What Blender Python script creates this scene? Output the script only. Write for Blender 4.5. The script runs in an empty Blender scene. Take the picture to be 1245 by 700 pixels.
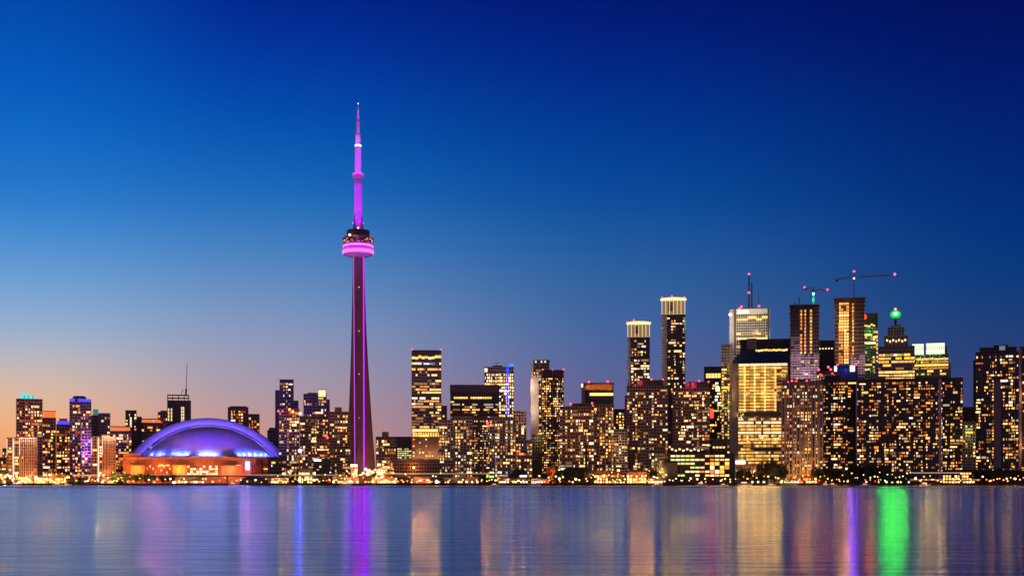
import bpy, math, random
from mathutils import Vector

# ------------------------------------------------------------------ camera
sc = bpy.context.scene
COL = sc.collection
F = 1660.0                  # focal length in photo pixels (photo is 1245 wide)
CX, HY = 622.5, 587.0       # principal column, horizon row
CAMZ = 3.0
GZ = 2.4                    # height of the land above the lake

cam_d = bpy.data.cameras.new('camera')
cam = bpy.data.objects.new('camera', cam_d); COL.objects.link(cam)
cam.location = (0, 0, CAMZ); cam.rotation_euler = (math.radians(90), 0, 0)
cam_d.sensor_width = 36; cam_d.lens = 36*F/1245
cam_d.shift_y = (HY-350)/1245
cam_d.clip_start = 0.5; cam_d.clip_end = 200000
sc.camera = cam

# ------------------------------------------------------------------ render / exposure
sc.view_settings.view_transform = 'Standard'
sc.view_settings.look = 'None'
sc.view_settings.exposure = 0
sc.view_settings.gamma = 1
sc.render.engine = 'CYCLES'
cy = sc.cycles
cy.max_bounces = 3; cy.diffuse_bounces = 1; cy.glossy_bounces = 2
cy.transmission_bounces = 2; cy.volume_bounces = 0
cy.caustics_reflective = True; cy.caustics_refractive = False
cy.use_denoising = True
cy.sample_clamp_indirect = 20
try: cy.use_light_tree = True
except Exception: pass

def lin(c):
    return tuple(((v/255)/12.92 if v/255 <= .04045 else ((v/255+.055)/1.055)**2.4) for v in c)

# ------------------------------------------------------------------ world: dusk sky
SUN_EL, SUN_AZ = math.radians(1.0), math.radians(-62)     # the sun has just gone down on the left
w = bpy.data.worlds.new('World'); sc.world = w; w.use_nodes = True
nt = w.node_tree; nt.nodes.clear()
def N(t, **k):
    n = nt.nodes.new(t)
    for a, b in k.items(): setattr(n, a, b)
    return n
def L(a, b): nt.links.new(a, b)
def M(op, a, b=None, c=None, clamp=False):
    n = N('ShaderNodeMath', operation=op, use_clamp=clamp)
    for i, v in enumerate((a, b, c)):
        if v is None: continue
        if isinstance(v, (int, float)): n.inputs[i].default_value = v
        else: L(v, n.inputs[i])
    return n.outputs[0]
tc = N('ShaderNodeTexCoord'); sep = N('ShaderNodeSeparateXYZ'); L(tc.outputs['Generated'], sep.inputs[0])
dx, dy, dz = sep.outputs
hor = M('SQRT', M('ADD', M('MULTIPLY', dx, dx), M('MULTIPLY', dy, dy)))
elev = M('ARCTAN2', M('MAXIMUM', dz, 0), hor)             # radians above the horizon
az = M('ARCTAN2', dx, dy)                                 # radians right of the view direction
fac = M('DIVIDE', elev, 0.7)
def sky_ramp(stops):
    r = N('ShaderNodeValToRGB'); el = r.color_ramp.elements
    pts = sorted((math.atan((HY-y)/F)/0.7, c) for y, c in stops)
    while len(el) < len(pts): el.new(0.5)
    for e, (p, c) in zip(el, pts):
        e.position = p; e.color = (*lin(c), 1)
    r.color_ramp.interpolation = 'B_SPLINE'
    L(fac, r.inputs[0]); return r.outputs[0]
UP = [(-500, (0, 8, 62)), (-1100, (0, 4, 36))]
sky_L  = sky_ramp([(0,(0,64,162)),(140,(0,92,192)),(260,(26,120,204)),(340,(92,154,212)),(410,(150,176,208)),(465,(205,186,176)),(520,(246,180,122)),(575,(238,140,84))]+[(-300,(0,34,120))]+UP[1:])
sky_ML = sky_ramp([(0,(0,34,142)),(110,(0,60,166)),(235,(4,104,188)),(320,(72,132,194)),(400,(132,154,192)),(480,(176,154,166)),(545,(206,146,132))]+UP)
sky_MR = sky_ramp([(0,(0,20,116)),(120,(0,44,140)),(250,(0,80,160)),(330,(44,98,160)),(400,(70,104,160)),(465,(94,102,152)),(545,(118,96,138))]+UP)
sky_R  = sky_ramp([(0,(0,10,86)),(120,(0,22,104)),(250,(0,42,124)),(350,(2,58,124)),(420,(30,62,120)),(500,(56,62,112))]+UP)
sky_B  = sky_ramp([(587,(172,128,124)),(400,(154,124,138)),(0,(80,76,120)),(-1100,(0,6,44))])
def blend(a, b, t0, t1, src=az):
    mr = N('ShaderNodeMapRange', interpolation_type='SMOOTHSTEP'); L(src, mr.inputs[0])
    mr.inputs[1].default_value = t0; mr.inputs[2].default_value = t1
    mx = N('ShaderNodeMix', data_type='RGBA'); L(mr.outputs[0], mx.inputs[0])
    L(a, mx.inputs[6]); L(b, mx.inputs[7]); return mx.outputs[2]
def azp(px): return math.atan((px-CX)/F)
c1 = blend(sky_L, sky_ML, azp(20), azp(330))
c2 = blend(c1, sky_MR, azp(280), azp(760))
c3 = blend(c2, sky_R, azp(650), azp(1280))
c4 = blend(c3, sky_B, 0.55, 1.3, M('ABSOLUTE', az))
# a trace of the physical sky (sun on the horizon to the left) under the graded dusk colours
nish = N('ShaderNodeTexSky', sky_type='NISHITA', sun_disc=False)
nish.sun_elevation = SUN_EL; nish.sun_rotation = SUN_AZ
ad = N('ShaderNodeMix', data_type='RGBA', blend_type='ADD'); ad.inputs[0].default_value = 0.0012
L(c4, ad.inputs[6]); L(nish.outputs[0], ad.inputs[7])
bg = N('ShaderNodeBackground'); bg.inputs[1].default_value = 1.0; L(ad.outputs[2], bg.inputs[0])
wo = N('ShaderNodeOutputWorld'); L(bg.outputs[0], wo.inputs[0])

sun_d = bpy.data.lights.new('sun', 'SUN'); sun_d.energy = 0.05; sun_d.angle = math.radians(20); sun_d.color = (1, .55, .35)
sun = bpy.data.objects.new('sun', sun_d); COL.objects.link(sun)
sd = Vector((math.sin(SUN_AZ)*math.cos(SUN_EL+.05), math.cos(SUN_AZ)*math.cos(SUN_EL+.05), math.sin(SUN_EL+.05)))
sun.rotation_euler = sd.to_track_quat('Z', 'Y').to_euler()

# ------------------------------------------------------------------ helpers
def P(px, py, Y):           # photo pixel at depth Y -> world point
    return ((px-CX)/F*Y, Y, CAMZ+(HY-py)/F*Y)
def tag(o, label, cat, group=None):
    o['label'] = label; o['category'] = cat
    if group: o['group'] = group
    return o
def empty(name, loc, rz=0):
    o = bpy.data.objects.new(name, None); COL.objects.link(o)
    o.location = loc; o.rotation_euler = (0, 0, rz); o.empty_display_size = 1
    return o

class MB:
    def __init__(s): s.v = []; s.f = []; s.mi = []
    def face(s, pts, m=0):
        i = len(s.v); s.v += [tuple(p) for p in pts]; s.f.append(tuple(range(i, i+len(pts)))); s.mi.append(m)
    def box(s, x0, x1, y0, y1, z0, z1, m=0):
        i = len(s.v)
        s.v += [(x0,y0,z0),(x1,y0,z0),(x1,y1,z0),(x0,y1,z0),(x0,y0,z1),(x1,y0,z1),(x1,y1,z1),(x0,y1,z1)]
        for f in ((3,2,1,0),(4,5,6,7),(0,1,5,4),(1,2,6,5),(2,3,7,6),(3,0,4,7)):
            s.f.append(tuple(i+k for k in f)); s.mi.append(m)
        return s
    def taper(s, x0, x1, y0, y1, z0, z1, k, m=0):     # box whose top is scaled by k
        cx, cy_ = (x0+x1)/2, (y0+y1)/2; i = len(s.v)
        b = [(x0,y0),(x1,y0),(x1,y1),(x0,y1)]
        s.v += [(x,y,z0) for x,y in b]+[(cx+(x-cx)*k, cy_+(y-cy_)*k, z1) for x,y in b]
        for f in ((3,2,1,0),(4,5,6,7),(0,1,5,4),(1,2,6,5),(2,3,7,6),(3,0,4,7)):
            s.f.append(tuple(i+k_ for k_ in f)); s.mi.append(m)
        return s
    def prism(s, poly, z0, z1, m=0):
        n = len(poly); i = len(s.v)
        s.v += [(x,y,z0) for x,y in poly]+[(x,y,z1) for x,y in poly]
        s.f.append(tuple(i+n-1-k for k in range(n))); s.mi.append(m)
        s.f.append(tuple(i+n+k for k in range(n))); s.mi.append(m)
        for k in range(n):
            s.f.append((i+k, i+(k+1)%n, i+n+(k+1)%n, i+n+k)); s.mi.append(m)
        return s
    def lathe(s, prof, n=24, cx=0, cy_=0, m=0):       # prof: list of (radius, z) bottom to top
        i = len(s.v)
        for r, z in prof:
            for k in range(n):
                a = 2*math.pi*k/n; s.v.append((cx+r*math.cos(a), cy_+r*math.sin(a), z))
        for j in range(len(prof)-1):
            for k in range(n):
                a = i+j*n; b = a+n
                s.f.append((a+k, a+(k+1)%n, b+(k+1)%n, b+k)); s.mi.append(m)
        s.f.append(tuple(i+n-1-k for k in range(n))); s.mi.append(m)
        e = i+(len(prof)-1)*n
        s.f.append(tuple(e+k for k in range(n))); s.mi.append(m)
        return s
    def tube(s, a, b, r0, r1=None, n=8, m=0):
        r1 = r0 if r1 is None else r1
        a, b = Vector(a), Vector(b); d = (b-a).normalized()
        u = d.orthogonal().normalized(); v = d.cross(u); i = len(s.v)
        for c, r in ((a, r0), (b, r1)):
            for k in range(n):
                t = 2*math.pi*k/n; s.v.append(tuple(c+u*r*math.cos(t)+v*r*math.sin(t)))
        for k in range(n):
            s.f.append((i+k, i+(k+1)%n, i+n+(k+1)%n, i+n+k)); s.mi.append(m)
        s.f.append(tuple(i+n-1-k for k in range(n))); s.f.append(tuple(i+n+k for k in range(n))); s.mi += [m, m]
        return s
    def ball(s, c, r, n=10, k=6, sz=1.0, m=0):
        return s.lathe([(max(1e-3, r*math.sin(math.pi*j/k)), c[2]-r*sz*math.cos(math.pi*j/k)) for j in range(k+1)], n, c[0], c[1], m)
    def mesh(s, name, mats, smooth=False):
        me = bpy.data.meshes.new(name); me.from_pydata(s.v, [], s.f)
        for mt in (mats if isinstance(mats, (list, tuple)) else [mats]): me.materials.append(mt)
        if any(s.mi): me.polygons.foreach_set('material_index', s.mi)
        if smooth: me.polygons.foreach_set('use_smooth', [True]*len(s.f))
        me.update(); return me
    def build(s, name, mats, parent=None, loc=None, smooth=False):
        o = bpy.data.objects.new(name, s.mesh(name, mats, smooth)); COL.objects.link(o)
        if parent: o.parent = parent
        if loc: o.location = loc
        return o
def link(name, me, parent, loc=(0,0,0), scale=(1,1,1), rz=0):
    o = bpy.data.objects.new(name, me); COL.objects.link(o); o.parent = parent
    o.location = loc; o.scale = scale; o.rotation_euler = (0,0,rz); return o

# ------------------------------------------------------------------ materials
def new_mat(name):
    m = bpy.data.materials.new(name); m.use_nodes = True
    return m, m.node_tree, m.node_tree.nodes['Principled BSDF']
def nmath(t, op, a, b=None, clamp=False):
    n = t.nodes.new('ShaderNodeMath'); n.operation = op; n.use_clamp = clamp
    for i, v in enumerate((a, b)):
        if v is None: continue
        if isinstance(v, (int, float)): n.inputs[i].default_value = v
        else: t.links.new(v, n.inputs[i])
    return n.outputs[0]
def plain(name, col, rough=.7, metal=0, var=.35, scale=.12):
    """solid colour broken up by object-space noise (grime, panel differences)"""
    m, t, b = new_mat(name)
    tc = t.nodes.new('ShaderNodeTexCoord'); nz = t.nodes.new('ShaderNodeTexNoise')
    nz.inputs['Scale'].default_value = scale; nz.inputs['Detail'].default_value = 5
    t.links.new(tc.outputs['Object'], nz.inputs['Vector'])
    mx = t.nodes.new('ShaderNodeMix'); mx.data_type = 'RGBA'
    mx.inputs[6].default_value = (*[c*(1-var) for c in col], 1); mx.inputs[7].default_value = (*[min(1, c*(1+var)) for c in col], 1)
    t.links.new(nz.outputs['Fac'], mx.inputs[0]); t.links.new(mx.outputs[2], b.inputs['Base Color'])
    b.inputs['Roughness'].default_value = rough; b.inputs['Metallic'].default_value = metal
    return m
def glow(name, col, strength, base=.05):
    m, t, b = new_mat(name)
    b.inputs['Base Color'].default_value = (base, base, base, 1)
    b.inputs['Emission Color'].default_value = (*col, 1); b.inputs['Emission Strength'].default_value = strength
    return m
def facade(name, wall, glass, cw, fh, x0, z0, kx=.62, kz=.6):
    """wall with a grid of unlit panes; every pane takes its own darkness and gloss"""
    m, t, b = new_mat(name)
    tc = t.nodes.new('ShaderNodeTexCoord'); sp = t.nodes.new('ShaderNodeSeparateXYZ')
    t.links.new(tc.outputs['Object'], sp.inputs[0])
    u = nmath(t, 'DIVIDE', nmath(t, 'SUBTRACT', nmath(t, 'ADD', sp.outputs[0], sp.outputs[1]), x0), cw)
    v = nmath(t, 'DIVIDE', nmath(t, 'SUBTRACT', sp.outputs[2], z0), fh)
    fu = nmath(t, 'ABSOLUTE', nmath(t, 'SUBTRACT', nmath(t, 'FRACT', u), .5))
    fv = nmath(t, 'ABSOLUTE', nmath(t, 'SUBTRACT', nmath(t, 'FRACT', v), .5))
    win = nmath(t, 'MULTIPLY', nmath(t, 'LESS_THAN', fu, kx/2), nmath(t, 'LESS_THAN', fv, kz/2))
    cb = t.nodes.new('ShaderNodeCombineXYZ')
    t.links.new(nmath(t, 'FLOOR', u), cb.inputs[0]); t.links.new(nmath(t, 'FLOOR', v), cb.inputs[1])
    wn = t.nodes.new('ShaderNodeTexWhiteNoise'); wn.noise_dimensions = '2D'; t.links.new(cb.outputs[0], wn.inputs['Vector'])
    nz = t.nodes.new('ShaderNodeTexNoise'); nz.inputs['Scale'].default_value = .06; nz.inputs['Detail'].default_value = 6
    t.links.new(tc.outputs['Object'], nz.inputs['Vector'])
    wl = t.nodes.new('ShaderNodeMix'); wl.data_type = 'RGBA'
    wl.inputs[6].default_value = (*[c*.65 for c in wall], 1); wl.inputs[7].default_value = (*[c*1.3 for c in wall], 1)
    t.links.new(nz.outputs['Fac'], wl.inputs[0])
    gl = t.nodes.new('ShaderNodeMix'); gl.data_type = 'RGBA'
    gl.inputs[6].default_value = (*[c*.5 for c in glass], 1); gl.inputs[7].default_value = (*[c*2.4 for c in glass], 1)
    t.links.new(nmath(t, 'POWER', wn.outputs['Value'], 2.5), gl.inputs[0])
    mx = t.nodes.new('ShaderNodeMix'); mx.data_type = 'RGBA'
    t.links.new(win, mx.inputs[0]); t.links.new(wl.outputs[2], mx.inputs[6]); t.links.new(gl.outputs[2], mx.inputs[7])
    t.links.new(mx.outputs[2], b.inputs['Base Color'])
    ro = nmath(t, 'SUBTRACT', .8, nmath(t, 'MULTIPLY', win, .6)); t.links.new(ro, b.inputs['Roughness'])
    return m

WALL = dict(brown=(.31,.19,.135), red=(.36,.18,.11), purple=(.26,.185,.22), dark=(.10,.082,.085), black=(.045,.040,.046),
            pale=(.52,.45,.40), conc=(.42,.34,.29), olive=(.30,.25,.13), navy=(.03,.04,.10), stone=(.38,.31,.25), white=(.72,.70,.68))
WM = {k: plain('wall_'+k, c) for k, c in WALL.items()}
MET = plain('dark_metal', (.05,.05,.055), .5, .6)
SLAB = {k: plain('band_'+k, tuple(min(.75, v*2.1+.07) for v in c), .7) for k, c in WALL.items()}

WARM = dict(amber=(1,.40,.085), orange=(1,.25,.035), yellow=(1,.50,.13), cream=(1,.64,.28), white=(1,.80,.58), green=(.72,.90,.18),
            cool=(.75,.9,1), red=(1,.04,.03), gold=(1,.47,.055))
_wm = {}
def wmesh(c, s):
    """one lit pane: a shallow box standing 15 cm proud of the wall"""
    k = (c, s)
    if k not in _wm:
        _wm[k] = MB().box(-.5, .5, -1, 0, -.5, .5).mesh('lit_window', glow('window_glow_%s' % c, WARM[c], s*1.3))
    return _wm[k]
PALS = dict(
    condo=[('amber',.9),('amber',1.6),('amber',.35),('amber',.2),('yellow',1.1),('yellow',1.9),('yellow',.5),('yellow',.3),('yellow',1.4),('cream',1.5),('cream',2.2),('cream',.6),('cream',1.0),('orange',.9),('orange',.3),('white',1.3),('white',.4)],
    lit=[('cream',1.6),('yellow',2.0),('white',1.4),('cream',2.2),('yellow',1.3)],
    west=[('amber',1.2),('amber',2.0),('amber',.5),('yellow',1.5),('orange',1.0),('orange',1.7),('orange',.5),('orange',.3),('cream',1.7),('cream',.9),('yellow',2.0),('red',.6),('white',1.4)],
    office=[('yellow',1.1),('yellow',1.8),('gold',.6),('gold',.3),('gold',1.4),('gold',2.0),('cream',1.5),('cream',.7),('amber',.5),('amber',1.1),('green',.6)],
    bright=[('gold',1.9),('gold',1.3),('yellow',1.7),('gold',2.6)],
    right=[('amber',.7),('amber',1.5),('amber',.3),('yellow',.8),('yellow',1.7),('cream',1.5),('cream',.5),('orange',.6),('orange',1.2),('orange',.3),('white',1.2),('amber',.2)],
)
DENS = 1.0
RED_LAMP = glow('red_aviation_lamp', (1,.04,.06), 7)
LM = MB().ball((0,0,0), 1.0, 8, 6).mesh('red_lamp', RED_LAMP, True)

WASHES = ('facade_floodlight','site_floodlight','parapet_floodlight','green_floodlight','podium_lamp','pier_lamp','lamp_light','violet_lamp','shaft_tint_spot','dome_floodlight','arch_floodlight','roof_tint_spot')
def lamp(parent, loc, power, col, name='lamp_light'):
    wash = name in WASHES                       # a floodlight that faces the wall it stands in front of
    d = bpy.data.lights.new(name, 'SPOT' if wash else 'POINT'); d.energy = power; d.color = col; d.shadow_soft_size = 0
    if wash: d.spot_size = math.radians(165); d.spot_blend = .3
    o = bpy.data.objects.new(name, d); COL.objects.link(o); o.parent = parent; o.location = loc
    if wash: o.rotation_euler = (math.radians(125 if name in ('dome_floodlight','arch_floodlight','roof_tint_spot') else 90), 0, 0)
    return o

def streak_beam(parent, loc, power, col, name='lake_streak_spot', spread=46):
    """added unseen spot aimed over the lake to draw a streak on the water"""
    d = bpy.data.lights.new(name, 'SPOT'); d.energy = power; d.color = col; d.spot_size = math.radians(spread); d.spot_blend = .6; d.shadow_soft_size = 0
    o = bpy.data.objects.new(name, d); COL.objects.link(o); o.parent = parent; o.location = loc; o.rotation_euler = (math.radians(-87), 0, 0); return o

# ------------------------------------------------------------------ tower builder
class Tower:
    def __init__(s, name, label, x0, x1, ytop, Y, wall='brown', style='slab', win='rand', p=.35, pal='condo', vis=582,
                 cw=4.2, fh=3.8, depth=26, cat='tower', seed=None, group=None, ww=.66, wh=.58, glass=(.022,.022,.03),
                 top_gap=1.0, skip=None, roof=True):
        s.rnd = random.Random(seed if seed is not None else int(x0*7+ytop*13))
        s.Y = Y; s.cxp = (x0+x1)/2
        X = (s.cxp-CX)/F*Y; s.az = math.atan2(X, Y)
        s.k = Y/F                                    # metres per photo pixel at this depth
        s.kx = s.k*math.cos(s.az)
        s.root = empty(name, (X, Y, GZ), -s.az); tag(s.root, label, cat, group)
        s.W = (x1-x0)*s.kx; s.H = s.z(ytop); s.x0, s.x1, s.ytop = x0, x1, ytop
        s.D = depth; s.wall = wall; s.nw = 0; s.extra = MB(); s.exm = {}
        nx = max(1, round((x1-x0)/(cw*.79))); s.cwm = s.W/nx
        nz = max(1, round((583-ytop)/(fh*.88))); s.fhm = s.H/nz
        s.nx, s.nz = nx, nz
        s.wallmat = facade('facade_'+wall, WALL[wall], glass, s.cwm, s.fhm, -s.W/2, 0, ww*.95, wh)
        MB().box(-s.W/2, s.W/2, 0, depth, 0, s.H).build('wall', s.wallmat, s.root)
        if roof:
            t = .55*s.k
            MB().box(-s.W/2-.3, s.W/2+.3, -.3, depth+.3, s.H+.02, s.H+t).build('roof_slab', WM[wall], s.root)
        if style in ('slab', 'grid', 'slabfin'):
            b = MB()
            for j in range(1, nz):
                zz = j*s.fhm
                b.box(-s.W/2-.5, s.W/2+.5, -.55, 4, zz-.32, zz+.32)
            b.build('balcony_bands', SLAB[wall], s.root)
        if style in ('grid', 'ribs', 'slabfin'):
            b = MB(); st = 1 if style != 'slabfin' else max(2, nx//3)
            rw = .28 if style == 'grid' else .5
            for i in range(0, nx+1, st):
                xx = -s.W/2+i*s.cwm
                b.box(xx-rw, xx+rw, -.9, .5, 0, s.H-.1)
            b.build('facade_ribs', SLAB[wall], s.root)
        if win:
            s.windows(win, p, pal, max(0, int((s.z(vis))/s.fhm)), nz-int(top_gap), ww, wh, skip)
    def z(s, py): return CAMZ+(HY-py)*s.k-GZ         # photo row -> height above the tower's foot
    def x(s, px): return (px-s.cxp)*s.kx             # photo column -> local x
    def pane(s, c, st, x, z, w_, h_, y=-.02):
        s.nw += 1
        if s.nw <= 100:
            link('window', wmesh(c, st), s.root, (x, y, z), (w_, .15, h_))
        else:
            key = (c, st)
            if key not in s.exm: s.exm[key] = len(s.exm)
            s.extra.box(x-w_/2, x+w_/2, y-.15, y, z-h_/2, z+h_/2, s.exm[key])
    def windows(s, mode, p, pal, j0, j1, ww=.66, wh=.58, skip=None, i0=0, i1=None):
        R = s.rnd; merge = .30 if pal == 'right' else .16; pal = PALS[pal]; colf = [R.choice((.35,.7,1,1,1.25,1.7)) for _ in range(s.nx+1)]; i1 = s.nx if i1 is None else i1
        for j in range(j1-1, j0-1, -1):
            zc = (j+.52)*s.fhm; i = i0
            rowp = DENS*p*(R.choice((.1,.35,.8,1.3,2.0)) if mode == 'rows' else R.choice((.6,.9,1.0,1.2,1.4)))
            if mode == 'full': rowp = p
            run = R.choice(pal)
            while i < i1:
                if skip and skip(i/s.nx, j/s.nz): i += 1; continue
                if mode == 'rows':
                    if R.random() < rowp:
                        n = min(R.choice((1,1,2,2,3,4)), i1-i); c = run if R.random() < .6 else R.choice(pal)
                        s.pane(c[0], c[1], -s.W/2+(i+n/2)*s.cwm, zc, s.cwm*(n-.22), s.fhm*wh)
                        i += n
                    else: i += 1
                elif mode == 'full':
                    c = R.choice(pal) if R.random() < .4 else run
                    if R.random() < rowp: s.pane(c[0], c[1], -s.W/2+(i+.5)*s.cwm, zc, s.cwm*ww, s.fhm*wh)
                    i += 1
                else:
                    if R.random() < rowp*colf[i]:
                        c = R.choice(pal)
                        n = min(R.choice((2,2,3)), i1-i) if R.random() < merge else 1
                        w_ = s.cwm*(n-1+ww*R.choice((.4,.55,.8,1,1.1)));  h_ = s.fhm*wh*R.choice((.75,1,1,1.2))
                        s.pane(c[0], c[1], -s.W/2+(i+n/2)*s.cwm+R.uniform(-.1,.1)*s.cwm, zc+R.uniform(-.08,.08)*s.fhm, w_, h_)
                        i += n
                    else: i += 1
    def box(s, name, x0, x1, y0, y1, mat, d0=None, d1=None, z0=None):
        """a part given by its photo rows/columns, standing between depths d0 and d1 (metres behind the facade)"""
        d0 = 2 if d0 is None else d0; d1 = s.D-2 if d1 is None else d1
        return MB().box(s.x(x0), s.x(x1), d0, d1, s.z(y1), s.z(y0)).build(name, mat, s.root)
    def red(s, *pts, r=.75):
        for px, py in pts:
            link('aviation_lamp', LM, s.root, (s.x(px), 1.0, s.z(py)), (r*s.k,)*3)
    def done(s):
        if s.exm:
            ms = [None]*len(s.exm)
            for (c, st), i in s.exm.items(): ms[i] = wmesh(c, st).materials[0]
            o = s.extra.build('windows', ms, s.root); o['kind'] = 'stuff'
        return s

# ------------------------------------------------------------------ water, land
def water_mat():
    m, t, b = new_mat('lake_water')
    t.nodes.remove(b); out = t.nodes['Material Output']
    tc = t.nodes.new('ShaderNodeTexCoord')
    # ruffled and calmer bands: wind lanes on the lake, long across the view
    mp = t.nodes.new('ShaderNodeMapping'); mp.inputs['Scale'].default_value = (.003, .025, 1); t.links.new(tc.outputs['Object'], mp.inputs['Vector'])
    nz = t.nodes.new('ShaderNodeTexNoise'); nz.inputs['Scale'].default_value = 1; nz.inputs['Detail'].default_value = 4
    t.links.new(mp.outputs[0], nz.inputs['Vector'])
    ro = t.nodes.new('ShaderNodeMapRange'); t.links.new(nz.outputs['Fac'], ro.inputs[0])
    ro.inputs[1].default_value = .3; ro.inputs[2].default_value = .7; ro.inputs[3].default_value = .125; ro.inputs[4].default_value = .15
    gl = t.nodes.new('ShaderNodeBsdfAnisotropic' if hasattr(bpy.types, 'ShaderNodeBsdfAnisotropic') else 'ShaderNodeBsdfGlossy')
    gl.distribution = 'GGX'; gl.inputs['Color'].default_value = (.66,.86,.98,1)
    tg = t.nodes.new('ShaderNodeCombineXYZ'); tg.inputs[0].default_value = 1      # wave crests run across the view
    gl.inputs['Anisotropy'].default_value = .63; t.links.new(tg.outputs[0], gl.inputs['Tangent'])
    # a ruffled lane far out, calm water close under the quay
    sp = t.nodes.new('ShaderNodeSeparateXYZ'); t.links.new(tc.outputs['Object'], sp.inputs[0])
    lane = nmath(t, 'MULTIPLY', nmath(t, 'GREATER_THAN', sp.outputs[1], 900), nmath(t, 'LESS_THAN', sp.outputs[1], 1120))
    t.links.new(nmath(t, 'ADD', ro.outputs[0], nmath(t, 'MULTIPLY', lane, .16)), gl.inputs['Roughness'])
    # long slow ripples
    mp2 = t.nodes.new('ShaderNodeMapping'); mp2.inputs['Scale'].default_value = (.22, .42, 1); t.links.new(tc.outputs['Object'], mp2.inputs['Vector'])
    n2 = t.nodes.new('ShaderNodeTexNoise'); n2.inputs['Scale'].default_value = 1; n2.inputs['Detail'].default_value = 3
    t.links.new(mp2.outputs[0], n2.inputs['Vector'])
    bp = t.nodes.new('ShaderNodeBump'); bp.inputs['Strength'].default_value = 1; bp.inputs['Distance'].default_value = .07
    mp3 = t.nodes.new('ShaderNodeMapping'); mp3.inputs['Scale'].default_value = (.045, .11, 1); t.links.new(tc.outputs['Object'], mp3.inputs['Vector'])
    n3 = t.nodes.new('ShaderNodeTexNoise'); n3.inputs['Scale'].default_value = 1; n3.inputs['Detail'].default_value = 2; t.links.new(mp3.outputs[0], n3.inputs['Vector'])
    t.links.new(nmath(t, 'ADD', n2.outputs['Fac'], nmath(t, 'MULTIPLY', n3.outputs['Fac'], 1.3)), bp.inputs['Height']); t.links.new(bp.outputs[0], gl.inputs['Normal'])
    df = t.nodes.new('ShaderNodeBsdfDiffuse'); df.inputs['Color'].default_value = (.010,.045,.08,1)
    fr = t.nodes.new('ShaderNodeFresnel'); fr.inputs['IOR'].default_value = 1.33
    t.links.new(bp.outputs[0], fr.inputs['Normal'])
    mx = t.nodes.new('ShaderNodeMixShader'); t.links.new(fr.outputs[0], mx.inputs[0])
    t.links.new(df.outputs[0], mx.inputs[1]); t.links.new(gl.outputs[0], mx.inputs[2])
    t.links.new(mx.outputs[0], out.inputs['Surface'])
    return m
SHORE = 1800.0
wt = MB(); wt.face([(-9000,-3000,0),(9000,-3000,0),(9000,SHORE+1,0),(-9000,SHORE+1,0)])
o = wt.build('lake_water', water_mat()); o['kind'] = 'structure'
g = MB(); g.face([(-60000,SHORE+.5,GZ),(60000,SHORE+.5,GZ),(60000,90000,GZ),(-60000,90000,GZ)])
o = g.build('ground', plain('city_ground', (.06,.055,.05), .9, 0, .4, .02)); o['kind'] = 'structure'
q = MB().box(-1500, 1500, SHORE-3, SHORE+.4, -2, GZ+.25); q.box(-1500, 1500, SHORE-3.4, SHORE-3.05, GZ-.5, GZ+.1)
o = q.build('quay_wall', plain('quay_concrete', (.045,.04,.04), .85, 0, .5, .05)); tag(o, 'long low dark quay wall at the water line under the whole skyline', 'quay wall')

# ------------------------------------------------------------------ western towers (left of the stadium)
TEAL = glow('teal_crown_light', (.10,.75,.72), 1.1); TEALD = glow('deep_teal_light', (.03,.22,.20), .9)
ORNG = glow('orange_crown_light', (1,.20,.03), 1.0); BLUE = glow('blue_crown_light', (.06,.05,1), 1.6)
WHITE = glow('white_crown_light', (1,.90,.66), 2.0); CREAM = glow('cream_sign_light', (1,.80,.42), 1.4)
STRIP = glow('pale_strip_light', (1,.84,.66), .95); VIOL = glow('violet_wash_light', (.20,.05,.55), .55)
YEL = glow('yellow_band_light', (1,.72,.16), 1.7)

t = Tower('apartment_block', 'low dark block at the far left edge of the skyline', -6, 8, 556, 1900, 'dark', p=.5, pal='west', vis=582); t.done()
t = Tower('apartment_block', 'small dim block right of the low dark block at the left edge', 3, 12, 545, 2300, 'brown', p=.4, pal='west', vis=560); t.done()

t = Tower('condo_tower', 'tall condo tower with a stepped teal glowing crown at the far left', 20, 51.5, 485, 1960, 'red', p=.45, pal='west', style='slabfin', vis=530)
b = MB(); 
for x0, x1, y in ((25,29.5,477),(29.5,35,478.5),(35,40,481),(40,45,483)): b.box(t.x(x0), t.x(x1), 3, 18, t.H+.9, t.z(y))
b.build('crown', TEAL, t.root)
for x in (29.5, 35, 40): MB().box(t.x(x)-.35, t.x(x)+.35, 2.5, 2.98, t.H+.9, t.z(480)).build('crown_mullion', MET, t.root)
t.done()

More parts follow.
